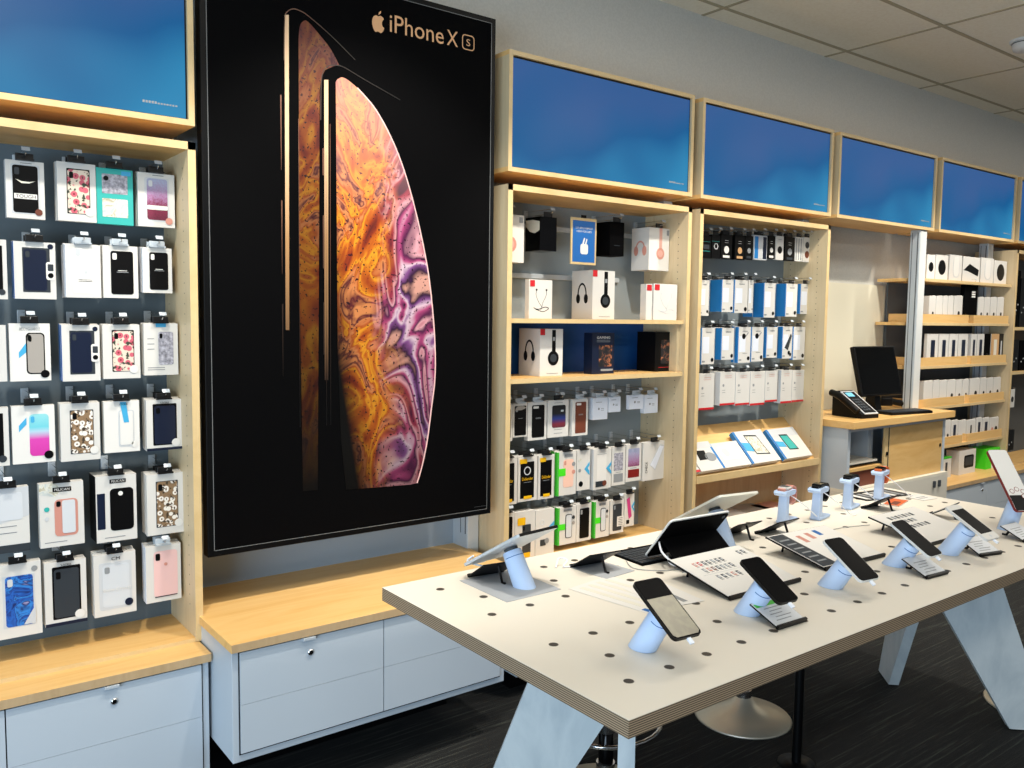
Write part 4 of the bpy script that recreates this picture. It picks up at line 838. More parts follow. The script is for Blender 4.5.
        R('phone_picture', .2, .26, .85, .86, .07, 'purple_blue', 2); R('phone_picture', .62, .68, .74, .73, .01, 'grey_light', 3); lines('print', .3, .7, [.92, .2, .1])
    elif s == 'smallwhite': lines('print', .2, .6, [.8]); C('print', .4, .5, .06, 'grey', 1); lines('print', .55, .75, [.5, .42])
    elif s in ('defender', 'defenderring'):
        R('print', .12, .07, .84, .88, 0, 'black'); T('brand_print', 'Defender', .2, .78, .47, .54, 'yellow', 2); lines('print', .3, .68, [.42], 'grey', 2)
        R('yellow_label', .3, .05, .72, .12, .02, 'yellow', 3); R('yellow_label', .08, .85, .45, .95, .03, 'yellow', 3)
        if s == 'defenderring': ring(P['print'], .48*w, .68*h, .016, .021, -.0015, -.0007, 'grey_light', 16)
    elif s == 'greenpink':
        pr('green_edge', [(0, 0), (.07*w, 0), (.07*w, h), (0, h)], 'green', 2); R('green_label', .04, .45, .42, .62, .02, 'green_bright', 3); case(.3, .18, .85, .82, 'peach', 'rose', 2, .1); C('round_print', .85, .7, .09, 'grey', 3); C('round_print', .85, .52, .09, 'rose', 3); R('brand_print', .35, .87, .8, .94, .01, 'grey', 2)
    elif s == 'greenclear':
        pr('green_edge', [(0, 0), (.07*w, 0), (.07*w, h), (0, h)], 'green', 2); R('green_label', .02, .4, .38, .56, .02, 'green_bright', 3); case(.4, .16, .76, .8, 'black', 'black', 2, .08); R('phone_case', .43, .18, .73, .78, .06, 'clear_case', 4); C('round_print', .84, .7, .08, 'grey_dark', 3); C('round_print', .84, .55, .08, 'smoke', 3); R('brand_print', .3, .88, .75, .94, .01, 'grey', 2)
    elif s == 'bluearrow':
        pr('arrow_mark', [(.55*w, .52*h), (.95*w, .7*h), (.95*w, .6*h), (.8*w, .54*h), (.95*w, .46*h), (.95*w, .36*h)], 'blue_light', 2, 1); C('round_print', .2, .75, .12, 'pearl', 2); C('round_print', .2, .5, .1, 'grey', 2); C('round_print', .3, .16, .16, 'black', 2)
    elif s == 'clearblue':
        R('phone_case', .18, .15, .72, .86, .05, 'paper', 2); lines('print', .2, .72, [.86, .15], 'grey', 3); R('photo_print', .12, .06, .6, .2, .0, 'grey_dark', 3); C('photo_print', .62, .14, .12, 'brown_leather', 4)
        pr('arrow_mark', [(.7*w, .5*h), (1.0*w, .66*h), (1.0*w, .58*h), (.88*w, .5*h), (1.0*w, .42*h), (1.0*w, .34*h)], 'blue_light', 4, 3)
    elif s == 'greytwo':
        R('window', .14, .38, .84, .84, .04, 'silver_glit'); R('window', .14, .08, .84, .3, .02, 'grey'); lines('print', .3, .7, [.33])
    elif s == 'redtwo':
        R('window', .14, .4, .88, .88, .04, 'purple_glit'); R('window', .14, .1, .88, .32, .02, 'red_dark'); lines('print', .3, .7, [.35])
    elif s == 'check':
        pr('phone_case', [(.3*w, .4*h), (.75*w, .92*h), (.95*w, .88*h), (.55*w, .24*h)], 'grey_light', 1); pr('phone_case', [(.34*w, .4*h), (.75*w, .88*h), (.91*w, .85*h), (.54*w, .28*h)], 'white_plastic', 2, 1)
        T('brand_print', 'CHECK', .1, .2, .2, .5, 'black', 2, True)
    elif s == 'otteryellow':
        case(.36, .1, .78, .72, 'grey_dark', 'black', 2, .04); C('phone_case', .58, .5, .1, 'navy', 4); R('yellow_label', .12, .72, .5, .88, .04, 'yellow', 3); R('yellow_label', .4, .02, .75, .12, .02, 'yellow', 4)
    elif s == 'lifecream':
        ring(P.setdefault('round_print', MB()), .35*w, .72*h, .010, .014, -.001, 0, 'clear_case', 16); R('photo_print', .25, .2, .55, .34, .03, 'grey_dark', 2); C('photo_print', .6, .3, .12, 'grey', 3); pr('arrow_mark', [(.7*w, .6*h), (w, .72*h), (w, .62*h)], 'blue_light', 2, 1)
    elif s == 'pinkbar':
        pr('phone_picture', [(.2*w, .84*h), (.5*w, .9*h), (.75*w, .3*h), (.45*w, .22*h)], 'magenta', 2, 1); pr('arrow_mark', [(.7*w, .6*h), (w, .75*h), (w, .66*h), (.86*w, .58*h), (w, .5*h), (w, .42*h)], 'blue_light', 3, 2); R('photo_print', .2, .08, .5, .2, .02, 'black', 2)
    elif s == 'bk': lines('teal_line', .0, .9, [.72, .3], 'teal'); R('product_picture', .2, .4, .8, .6, .05, 'grey_dark', 2)
    elif s == 'bkring': ring(P.setdefault('product_picture', MB()), .5*w, .52*h, .014, .019, -.001, 0, 'grey_light', 6); lines('teal_line', .0, .9, [.72], 'teal')
    elif s in ('bkdot_w', 'bkdot_c', 'bkdot_g'):
        C('round_grip', .5, .38, .22, {'w': 'paper', 'c': 'tan', 'g': 'grey'}[s[-1]], 2); R('base_label', .2, .05, .8, .15, 0, {'w': 'paper', 'c': 'tan', 'g': 'grey_dark'}[s[-1]], 1); lines('print', .35, .65, [.75, .66], 'paper')
    elif s == 'clearblue2':
        for q in range(3): R('pattern_panel', .05+q*.32, .05, .32+q*.32, .95, .02, ('blue', 'grey_light', 'navy')[q])
    elif s == 'whdot': C('round_grip', .5, .42, .3, 'black', 2); lines('print', .3, .7, [.85])
    elif s == 'stripes':
        for q in range(3): R('striped_print', .1+q*.3, .05, .22+q*.3, .95, 0, 'grey')
    elif s == 'mixed': C('round_picture', .5, .68, .26, 'grey_dark'); C('round_picture', .5, .3, .28, 'brown_leather')
    elif s in ('screenw', 'screenb', 'lens', 'wedge'):
        if s != 'screenw': pr('blue_edge', [(0, 0), (.05*w, 0), (.05*w, h), (0, h)], 'blue', 1)
        R('pale_print', .12, .3, .6, .75, .02, 'clear_plastic' if False else 'white_plastic', 1); lines('print', .35, .75, [.88, .86])
        C('print', .85, .12, .1, 'black', 2); R('print', .1, .06, .3, .1, 0, 'grey', 2)
        if s == 'lens': C('lens_picture', .45, .74, .14, 'black', 2); pr('lens_picture', [(.5*w, .72*h), (.8*w, .86*h), (.82*w, .83*h), (.54*w, .69*h)], 'grey', 2); lines('print', .4, .75, [.26], 'grey_dark')
        if s == 'wedge': pr('wedge_picture', [(.25*w, .34*h), (.85*w, .78*h), (.95*w, .7*h), (.6*w, .26*h)], 'grey_dark', 2); C('wedge_picture', .7, .18, .12, 'black', 2)
    elif s == 'redbot':
        pr('red_strip', [(0, 0), (w, 0), (w, .06*h), (0, .06*h)], 'red', 1); lines('print', .3, .75, [.88, .82], 'rose'); C('print', .22, .6, .06, 'grey', 1); lines('print', .15, .35, [.45, .38])
    elif s == 'oval': pr('product_picture', circ(.52*w, .5*h, .3*w, 20, 1.0), 'black', 1)
    elif s == 'mug': R('product_picture', .3, .12, .8, .9, .2, 'grey_light'); R('product_picture', .34, .17, .76, .95, .18, 'paper', 2)
    elif s == 'slab': pr('product_picture', [(.05*w, .45*h), (.4*w, .72*h), (.95*w, .5*h), (.9*w, .25*h), (.3*w, .42*h)], 'black', 1)
    elif s == 'smalldot': C('product_picture', .6, .35, .13, 'black', 1)
    elif s == 'slot': R('window', .35, .15, .72, .8, .03, 'navy', 1)
    elif s == 'slotcream': R('print', 0, 0, 1, 1, 0, 'tan'); R('window', .35, .15, .72, .8, .03, 'cream', 2)
    elif s == 'bookblack': R('print', 0, 0, 1, 1, 0, 'black'); R('window', .35, .2, .65, .75, .02, 'grey_light', 2)
    elif s == 'blackhang': R('print', 0, 0, 1, 1, 0, 'matte_black'); [R('white_square', .55, z, .82, z+.05, 0, 'paper', 2) for z in (.6, .67, .74)]
    elif s == 'mic': R('product_picture', .45, .25, .6, .75, .05, 'black'); C('product_picture', .52, .25, .14, 'black', 2)
    elif s == 'dots': C('product_picture', .3, .35, .14, 'rose'); C('product_picture', .72, .38, .15, 'black')
    elif s == 'greentop': R('product_picture', .3, .3, .55, .75, 0, 'grey_dark')
    elif s == 'windowbox': R('window', .3, .25, .88, .78, .06, 'black'); R('window', .36, .35, .82, .7, .05, 'grey_dark', 2)
    elif s == 'green': R('print', .4, .0, 1, .5, 0, 'paper', 1)
    return P
CARTON = {'glossblack': 'black_gloss', 'black': 'matte_black', 'darkgame': 'navy', 'blackred': 'black', 'bk': 'black', 'bkring': 'black', 'bkdot_w': 'black', 'bkdot_c': 'black', 'bkdot_g': 'black', 'bookblack': 'black', 'blackhang': 'matte_black', 'green': 'green_bright', 'teal': 'teal', 'clearblue2': 'grey_light', 'smallwhite': 'white_plastic'}
SIDE = {'screenb': 'blue', 'wedge': 'blue', 'lens': 'blue', 'greenpink': 'green', 'greenclear': 'green', 'pelicanblack': 'black', 'tough': 'grey_light', 'blackcaseclear': 'white_plastic', 'pinkcase': 'white_plastic', 'clearblue': 'clear_case', 'clearwhite': 'white_plastic', 'navytag': 'print_blue', 'redbot': 'clear_case'}
SEC = {'L': 'left bay', 'M': 'middle bay', 'R': 'accessory bay', 'F': 'far bay'}
ROWN = ['top row', 'second row', 'third row', 'fourth row', 'fifth row', 'bottom row']
ORD = ['first', 'second', 'third', 'fourth', 'fifth', 'sixth', 'seventh', 'eighth', 'ninth', 'tenth', 'eleventh', 'twelfth', 'thirteenth']
KINDN = {'L': ('phone_case_box', 'box'), 'M': ('phone_case_box', 'box'), 'R': ('accessory_pack', 'package'), 'F': ('product_box', 'box')}
cnt = {}
for sec, row, nm, x0, x1, z0, z1, yf, d, n, style, desc in PACKS:
    i = cnt.get((sec, row), 0); cnt[(sec, row)] = i+1
    if sec == 'M' and row == 0 and i >= 2: i += 1
    if sec == 'F': x0, x1 = min(x0, 5.04), min(x1, 5.058)
    w, h = x1-x0, z1-z0
    if nm in ('J0',): w -= .003
    stand = (sec == 'F' and nm != 'KB') or (sec == 'M' and row in (1, 2)) or nm in ('R1', 'R2')
    if sec == 'F':
        base = {0: 2.0205, 1: 1.7105, 2: 1.4005, 3: 1.1005, 4: .8005, 5: .5455}[row]
        if nm != 'KB': h = max(z1-base, .05); z0 = base
    if sec == 'M' and row == 1: h = z1-1.7065; z0 = 1.7065
    if sec == 'M' and row == 2: h = z1-1.4345; z0 = 1.4345
    if nm in ('R1', 'R2'): h = z1-.5575; z0 = .5575
    if z0 < .56 and sec in 'LM' and not stand: h -= (.56-z0) if z0 < .56 else 0; z0 = max(z0, .56)
    name, cat = KINDN[sec]
    if sec == 'M' and row in (0, 1, 2): name = 'headphone_box'
    if style == 'smallwhite': name = 'adapter_box'
    if style in ('defender', 'defenderring'): pass
    grp = 'boxed goods in the %s, %s' % (SEC[sec], ROWN[row])
    lab = '%s, %s in %s %s' % (desc, ORD[i], SEC[sec], ROWN[row])
    if len(lab.split()) > 16: lab = ' '.join(desc.split()[:9]).rstrip(',')+', %s in %s %s' % (ORD[i], SEC[sec], ROWN[row])
    t = thing(name, lab, cat, (x0, yf, z0), group=grp)
    cm = CARTON.get(style, 'white'); sm = SIDE.get(style)
    cb = MB().box(0, w, 0, d, 0, h, cm)
    obj('carton', cb, t)
    if sm:
        obj('carton_side', MB().box(-.0006, 0, 0.0005, d-.0005, .0005, h-.0005, sm), t)
    if style == 'greentop': obj('green_lid', MB().box(-.001, w+.001, -.001, d, h-.012, h+.001, 'green'), t)
    for part, mb in art(style, w, h, d).items():
        if mb.v: obj(part.rstrip('#'), mb, t)
    hang = not stand
    tw = min(.052, w*.62)
    tabm = 'holder' if (sec == 'M' and row == 3 and style != 'phonepic') or style in ('blackcase', 'blackcaseclear', 'clearwhite', 'pinkcase') else 'tab_black'
    if hang:
        cx = w/2; tb = MB().box(cx-tw/2, cx+tw/2, .002, .006, h, h+.024, tabm, c=.0015)
        if sec in 'LM' and row > 2 or sec == 'L': tb.box(cx-tw/2, cx+tw/2, -.012, .002, h+.001, h+.006, tabm)
        obj('hang_tab', tb, t)
    if sec == 'F' and row in (1, 3, 4): obj('closing_flap', MB().prism([(0.002, h), (w-.002, h), (w-.002, h+.006)], .006, .009, 'white'), t)
    # further packs behind the front one on the same peg
    for k in range(1, n):
        if yf+k*(d+.003)+d > -.03: break
        c_ = thing(name, '%s box back behind the %s box, %s %s' % (ORD[k], ORD[i], SEC[sec], ROWN[row]), cat, (x0-.0015*(k % 2)+.001*k, yf+k*(d+.003), z0+.002*(k % 3)), group=grp)
        obj('carton', MB().box(0, w, 0, d, 0, h, cm), c_)
        if sm: obj('carton_side', MB().box(-.0006, 0, 0.0005, d-.0005, .0005, h-.0005, sm), c_)
        obj('hang_tab', MB().box(w/2-tw/2, w/2+tw/2, .002, .006, h, h+.02, tabm), c_)
    if hang:
        zc = z0+h+.014; xc = x0+w/2
        p = thing('peg_hook', 'metal peg hook carrying the %s box, %s %s' % (ORD[i], SEC[sec], ROWN[row]), 'hook', (xc, 0, zc), group='peg hooks of the %s' % SEC[sec])
        yb = -.018; ye = yf-.022
        obj('wire', MB().tube([(0, yb, .0), (0, ye, 0), (0, ye-.008, .008)], .0019, 'chrome', 6), p)
        obj('label_wire', MB().tube([(0, yb, .022), (0, ye-.006, .022)], .0014, 'chrome', 6), p)
        obj('back_clip', MB().box(-.012, .012, -.026, -.018, -.02, .03, 'alu', c=.002), p)
        Mh = Matrix.Translation((0, ye-.006, .022)) @ Matrix.Rotation(rad(-35), 4, 'X')
        obj('label_holder', MB().box(-.012, .012, -.002, 0, -.010, .004, 'holder', Mh), p)
# the framed blue card hanging between the two black boxes
t = thing('promo_card', 'blue promotional card with a white earbud picture in a pale frame', 'sign', (.465, -.215, 1.972))
w, h = .165, .225
obj('backing', MB().box(0, w, 0, .008, 0, h, 'wood_edge', c=.001), t)
mb = MB().box(.01, w-.01, -.001, 0, .012, h-.014, 'print_blue'); obj('printed_sheet', mb, t)
mb = MB(); text(mb, 'GET APPLE AIRPODS', .026, w-.026, h*.76, h*.80, -.0016, 'paper'); text(mb, 'HERE FOR LESS', .034, w-.034, h*.69, h*.73, -.0016, 'paper'); obj('lettering', mb, t)
mb = MB().prism(rr(.06, .05, .11, .10, .012), -.002, -.001, 'paper'); mb.prism([(.072, .1), (.082, .1), (.09, .128), (.083, .13)], -.002, -.001, 'paper'); mb.prism([(.09, .1), (.098, .1), (.104, .124), (.098, .126)], -.002, -.001, 'paper'); obj('earbud_picture', mb, t)
obj('hang_clip', MB().box(w/2-.015, w/2+.015, .001, .006, h, h+.014, 'black'), t)
# flat boxes lying on the sloped shelf: local x along the wall, y up the slope
FLAT = [(-.02, .035, .17, 'white', 'white and red box lying at the left end of the sloped shelf', 'redline'),
        (.02, .20, .19, 'white', 'white box with camera picture lying on the sloped shelf', 'camera'),
        (.26, .25, .17, 'blue', 'white and blue box lying second on the sloped shelf', 'pale'),
        (.52, .27, .23, 'blue', 'silver and blue box with open tablet picture on the sloped shelf', 'tabletpic'),
        (.83, .28, .22, 'blue', 'box with green tablet picture at the right end of the sloped shelf', 'greenpic')]
for x0, w, hh, sm, lab, st in FLAT:
    x0 = max(x0, .032)
    if x0 == .032 and st == 'camera': x0 = .075
    t = thing('tablet_case_box', lab, 'box', (PITCH+x0, -.305, .866), (SL-.02-.0, 0, 0), group='flat boxes on the sloped shelf')
    dz = .028
    obj('carton', MB().box(0, w, 0, hh, 0, dz, 'white', c=.001), t)
    if sm == 'blue': obj('blue_side', MB().box(-.0008, 0, .001, hh-.001, .001, dz-.001, 'blue').box(0, .018, .001, hh-.001, dz, dz+.0006, 'blue'), t)
    mb = MB(); z_ = dz+.0006
    def q_(pts, m, k=1): mb.prism(pts, dz+.0005*(k-1), dz+.0005*k+.0003, m, 'z')
    if st == 'redline': q_([(0, 0), (w, 0), (w, .015), (0, .015)], 'red')
    if st == 'camera': q_([(.02, hh*.78), (w, hh*.78), (w, hh*.98), (.02, hh*.98)], 'grey_light'); q_([(.04, .07), (.11, .07), (.12, .13), (.05, .135)], 'black', 2); q_(circ(.14, .085, .03, 14, 1.5), 'grey', 2)
    if st == 'pale': q_([(.05, .05), (.2, .05), (.2, .14), (.05, .14)], 'white_plastic'); q_(circ(.1, .1, .03, 12), 'grey_light', 2)
    if st == 'tabletpic': q_([(.02, hh*.72), (w, hh*.72), (w, hh), (.02, hh)], 'grey_light'); q_([(.09, .06), (.21, .05), (.19, .19), (.08, .2)], 'black', 2); q_([(.095, .066), (.203, .057), (.185, .18), (.086, .19)], 'pearl', 3); q_([(.02, .09), (.085, .08), (.085, .14), (.02, .15)], 'blue_light', 3)
    if st == 'greenpic': q_([(.02, hh*.72), (w, hh*.72), (w, hh), (.02, hh)], 'grey_light'); q_([(.1, .06), (.19, .055), (.17, .17), (.09, .175)], 'black', 2); q_([(.107, .066), (.183, .062), (.164, .16), (.098, .165)], 'teal', 3); q_([(.02, .09), (.09, .08), (.09, .12), (.02, .13)], 'blue_light', 3)
    obj('printed_lid', mb, t)
# magazines on the lowest board of the accessory bay
for k, (x, y, a, m, lab) in enumerate([(1.75, -.17, 8, 'paper', 'white brochure stack at the left of the accessory bay floor board'), (2.0, -.15, -6, 'smoke', 'grey brochure lying behind the first watch stand'), (2.16, -.20, 5, 'rose', 'pale pink brochure lying beside the grey one')]):
    t = thing('brochure', lab, 'brochure', (x, y, .5575), (0, 0, rad(a)), group='brochures on the accessory bay floor board')
    obj('pages', MB().box(-.11, .11, -.09, .09, 0, .012, 'paper'), t); obj('cover', MB().box(-.11, .11, -.09, .09, .012, .0128, m), t)
# stock in the bay at the right photo edge
yq = -.28
for k, (x, w, z, h, m, nm, lab) in enumerate([
    (5.13, .14, 1.6805, .46, 'matte_black', 'tall_black_pack', 'tall black pack on the top shelf at the right photo edge'),
    (5.29, .14, 1.6805, .40, 'black', 'tall_black_pack', 'second black pack on the top shelf at the right photo edge'),
    (5.11, .20, 1.3205, .26, 'black', 'black_box', 'wide black box on the middle shelf at the right photo edge'),
    (5.33, .18, 1.3205, .25, 'matte_black', 'black_box', 'second wide black box on the middle shelf at the photo edge'),
    (5.10, .085, 1.02, .15, 'white', 'speaker_box', 'white box with black round picture under the lowest right board'),
    (5.20, .085, 1.02, .15, 'white', 'speaker_box', 'second white box with round picture, right photo edge'),
    (5.10, .10, .86, .12, 'white', 'adapter_box', 'white spotted pack right of the fifth far shelf'),
    (5.10, .22, .66, .17, 'black', 'black_box', 'black pack with pale dots low at the right photo edge')]):
    t = thing(nm, lab, 'box', (x, yq, z), group='stock at the right photo edge')
    obj('carton', MB().box(0, w, 0, .08, 0, h, m, c=.002), t)
    mb = MB()
    if m == 'white': mb.prism(circ(w/2, h*.45, w*.28, 16), -.001, 0, 'black')
    else:
        for q in range(4): mb.prism(circ(w*(.2+.2*q), h*(.3+.1*(q % 2)), .007, 8), -.001, 0, 'grey_light')
    obj('printed_front', mb, t)
    if z not in (1.6805, 1.3205):
        p = thing('peg_hook', 'metal peg hook holding the '+lab.split(' at ')[0].split(' under')[0].split(',')[0].split(' right of')[0], 'hook', (x+w/2, 0, z+h+.012), group='peg hooks of the right edge bay')
        obj('wire', MB().tube([(0, -.018, 0), (0, yq-.02, 0)], .002, 'chrome', 6), p); obj('back_clip', MB().box(-.012, .012, -.026, -.018, -.01, .03, 'alu'), p)
        obj('hang_tab', MB().box(w/2-.015, w/2+.015, .002, .006, h, h+.018, 'tab_black'), t)
# ---------------------------------------------------------------- the demo table
TX0, TX1, TY0, TY1, TZ, TT = -1.021, 1.822, -2.136, -1.067, .8757, .0413
t = thing('display_table', 'large cream topped plywood demo table with slanted legs', 'table', ((TX0+TX1)/2, (TY0+TY1)/2, 0))
cx, cy = (TX0+TX1)/2, (TY0+TY1)/2
hx, hy = (TX1-TX0)/2, (TY1-TY0)/2
top = obj('tabletop', MB().box(-hx, hx, -hy, hy, TZ-TT, TZ-.0012, 'ply_edge'), t)
obj('laminate', MB().box(-hx, hx, -hy, hy, TZ-.0012, TZ, 'table_top'), top)
hl = MB(); hr = MB()
holes = []
for k in range(20):
    x = -.884+.137*k
    for y in (-1.998, -1.727, -1.456, -1.185): holes.append((x, y))
for k in range(7):
    holes.append((-.8155+.411*k, -1.8625))
for k in range(10): holes.append((-.8155+.274*k, -1.3185))
hole0 = None
for x, y in holes:
    if x > TX1-.06: continue
    if hole0 is None:
        hole0 = obj('cable_hole', MB().prism(circ(0, 0, .0132, 16), -.0001, .0003, 'hole_ring', 'z').prism(circ(0, 0, .0118, 16), .0003, .0006, 'hole', 'z'), t); c_ = hole0
    else: c_ = hole0.copy(); COL.objects.link(c_); c_.parent = t
    c_.location = (x-cx, y-cy, TZ)
for sx, sy in ((-1, 1), (1, -1), (1, 1), (-1, -1)):
    # tapered slab standing on the diagonal of the corner, splayed towards it
    dx, dy = -sx/math.sqrt(2), -sy/math.sqrt(2); c0 = Vector((sx*hx, sy*hy, 0)); n_ = Vector((-dy, dx, 0))*.0225
    def q_(d, z): return c0+Vector((dx, dy, 0))*d+Vector((0, 0, z))
    ps = [q_(.54, TZ-TT), q_(.885, TZ-TT), q_(.40, 0.006), q_(.235, .006)]
    vs = [tuple(p+n_) for p in ps]+[tuple(p-n_) for p in ps]
    lb = MB().add(vs, [(0, 1, 2, 3), (7, 6, 5, 4), (0, 4, 5, 1), (1, 5, 6, 2), (2, 6, 7, 3), (3, 7, 4, 0)], 'leg_grain')
    lg_ = obj('leg', lb, t)
    f = q_(.317, 0); obj('foot_glide', MB().lathe([(.018, 0), (.018, .007)], 'chrome', 12, Matrix.Translation(f)), lg_)
obj('under_rail', MB().box(-hx+.25, hx-.25, -.06, .06, TZ-TT-.05, TZ-TT, 'black'), t)
# the slim dark post standing under the table
t = thing('cable_post', 'slim dark cable post between floor and table underside', 'post', (.55, -1.50, 0))
obj('tube', MB().lathe([(.018, .01), (.018, TZ-TT-.05)], 'black', 14), t); obj('floor_plate', MB().lathe([(.07, 0), (.07, .008), (.02, .012)], 'black', 20), t)
# ---------------------------------------------------------------- stools
def stool(x, y, lab, ring_):
    t = thing('bar_stool', lab, 'stool', (x, y, 0), group='chrome stools pushed under the table')
    obj('base_plate', MB().lathe([(.2, 0), (.205, .004), (.2, .010), (.14, .028), (.06, .062), (.034, .095), (.03, .10)], 'brushed', 48), t)
    obj('gas_column', MB().lathe([(.027, .09), (.027, .42), (.018, .42), (.018, .70)], 'chrome' if not ring_ else 'black_gloss', 20), t)
    obj('column_collar', MB().lathe([(.034, .095), (.034, .125)], 'chrome', 20), t)
    s = MB().lathe([(.05, .70), (.17, .715), (.185, .735), (.18, .765), (.05, .775)], 'black', 32); obj('seat', s, t)
    if ring_:
        pts = [(.0+.0, 0, .26)]
        loop = [(.02+.19*math.cos(a)*1.0, .165*math.sin(a), .26) for a in [2*PI*k/28 for k in range(29)]]
        obj('footrest_ring', MB().tube(loop, .008, 'chrome', 8), t)
        obj('ring_bracket', MB().box(-.17, .0, -.012, .012, .252, .268, 'chrome').lathe([(.034, .24), (.034, .28)], 'chrome', 16), t)
stool(-.20, -1.22, 'black columned stool with chrome foot ring under the near table end', True)
stool(.70, -1.13, 'steel stool base under the middle of the table', False)
stool(1.87, -1.83, 'brass toned stool base behind the right slanted table leg', False)
# ---------------------------------------------------------------- devices on the table
def frame_of(c, yaw, tilt, roll=0):
    return Matrix.Translation(c) @ Matrix.Rotation(rad(yaw), 4, 'Z') @ Matrix.Rotation(rad(tilt), 4, 'X') @ Matrix.Rotation(rad(roll), 4, 'Y')
GLARE = {}
def device(name, lab, cat, c, yaw, tilt, w, h, body, scr, home=False, group=None, thick=.009, bezel=.003, roll=0):
    M = frame_of(c, yaw, tilt, roll)
    t = thing(name, lab, cat, c, M.to_euler(), group)
    r = .013 if w < .12 else .012
    obj('body', MB().prism(rr(-w/2, -h/2, w/2, h/2, r, 6), -thick, -.0006, body, 'z').prism(rr(-w/2+.0015, -h/2+.0015, w/2-.0015, h/2-.0015, r, 6), -.0006, 0, 'phone_glass' if body != 'white' else 'white', 'z'), t)
    b0 = bezel
    if home:
        obj('screen', MB().prism(rr(-w/2+.006, -h/2+.03, w/2-.006, h/2-.024, .001, 3), 0, .0004, scr, 'z'), t)
        obj('home_button', MB().prism(circ(0, -h/2+.015, .006), 0, .0006, 'grey_light', 'z'), t)
    else: obj('screen', MB().prism(rr(-w/2+b0, -h/2+b0, w/2-b0, h/2-b0, r*.8, 6), 0, .0004, scr, 'z'), t)
    obj('side_button', MB().box(-w/2-.001, -w/2, h*.1, h*.2, -.006, -.003, body).box(-w/2-.001, -w/2, h*.24, h*.3, -.006, -.003, body), t)
    return t, M
def stand_for(M, lab, up, thick=.009, r0=.034, r1=.031, group='pale blue cylinder stands', off=(0, 0), lean=(.07, .10), name='device_stand'):
    # round column whose axis is the normal of the device it carries; its foot is cut level on the table
    ax = (M.to_3x3() @ Vector((0, 0, -1))).normalized(); ax = (ax+Vector((lean[0], lean[1], 0))).normalized(); c = M @ Vector((off[0], off[1], -thick-.012))
    u = Vector((1, 0, 0)); u = (u-ax*u.dot(ax)).normalized(); v = ax.cross(u)
    L0 = (c.z-TZ)/-ax.z; foot = c+ax*L0
    t = thing(name, lab, 'stand', (foot.x, foot.y, TZ), group=group)
    T0 = Vector((foot.x, foot.y, TZ)); n = 36
    def ring_(s, r): return [tuple(c+ax*s+(u*math.cos(2*PI*k/n)+v*math.sin(2*PI*k/n))*r-T0) for k in range(n)]
    bot = []
    for k in range(n):
        p = c+(u*math.cos(2*PI*k/n)+v*math.sin(2*PI*k/n))*r0; s = (p.z-TZ-.0008)/-ax.z; bot.append(tuple(p+ax*s-T0))
    obj('column', MB().loft([ring_(0, r1*.9), ring_(.004, r1), bot], 'stand_plastic'), t)
    obj('puck', MB().loft([ring_(-.010, r1*.72), ring_(0, r1*.72)], 'slot'), t)
    g = MB(); arc_ = [Vector(ring_(.02, r1+.0006)[k]) for k in range(n)]
    g.tube(arc_[:n//2+1], .0012, 'print_blue', 5); obj('seam_ring', g, t)
    return t
DEV = [
 ('A', (-.728, -1.968, 1.012), -5.6, 30.9, .0905, .1845, 'black', 'mirror', 'black phone with a glaring silver screen, nearest the table corner', False),
 ('B', (-.29, -1.945, .997), -4.9, 29.7, .0832, .168, 'black', 'black_gloss', 'black phone second from the near table end, over a green card', False),
 ('C', (.128, -1.94, .986), -8, 31.5, .0872, .1755, 'alu_white', 'black_gloss', 'silver edged dark phone third from the near table end', False),
 ('D', (.53, -1.935, .99), -2, 30.8, .0842, .1695, 'alu_white', 'black_gloss', 'silver edged dark phone fourth in the row, over a pale card', False),
 ('E', (.83, -1.98, 1.013), -3.4, 29.2, .0882, .1775, 'white', 'black_gloss', 'white phone with home button, fifth in the row', True)]
MATS['mirror'] = mat('mirror', 'C8C4B4', .12, .85)
SN = ['nearest the table corner', 'second in the front row', 'third in the front row', 'fourth in the front row', 'fifth in the front row, under the white phone']
for i, (nm, c, yaw, tilt, w, h, body, scr, lab, home) in enumerate(DEV):
    t, M = device('smartphone', lab, 'phone', c, yaw, tilt, w, h, body, 'phone_glass', home, 'phones on the front row of stands')
    if nm == 'A':
        obj('glare_patch', MB().prism([(-w/2+.004, -h/2+.012), (-w/2+.012, -h/2+.004), (w/2-.012, -h/2+.004), (w/2-.004, -h/2+.012), (w/2-.004, h*.17), (-w/2+.004, h*.17)], .0004, .0007, 'glare_metal', 'z'), t)  # patch over the dark glass stands in for the reflected ceiling lamp
    obj('charging_plug', MB().box(-.006, .006, -h/2-.018, -h/2-.001, -.008, -.002, 'white_plastic', c=.001), t)
    s = stand_for(M, 'pale blue cylinder phone stand, '+SN[i], M)
# the tilted white device at the right photo edge with its stand
cF = (1.424, -1.857, 1.08)
t, M = device('tablet', 'white faced tablet with red edge, tilted, at the right photo edge', 'tablet', cF, -29, 49, .088, .285, 'red_dark', 'paper', False, None, .012, .0015)
mb = MB().prism(rr(-.042, -.14, .042, -.072, .002, 3), .0004, .0008, 'black', 'z'); obj('dark_lower_band', mb, t)
rg = MB(); MZ = Matrix.Rotation(PI/2, 4, 'X')
for x, y in ((-.022, -.054), (.002, -.045), (.026, -.056), (.020, -.078)):
    rg.prism(circ(x, y, .0105, 18), .0008, .0011, 'red_dark', 'z'); rg.prism(circ(x, y, .0082, 18), .0011, .0014, 'paper', 'z')
obj('ring_pictures', rg, t)
stand_for(M, 'pale blue cylinder stand under the red edged tablet', None, off=(0, -.085), lean=(-.33, -.47))
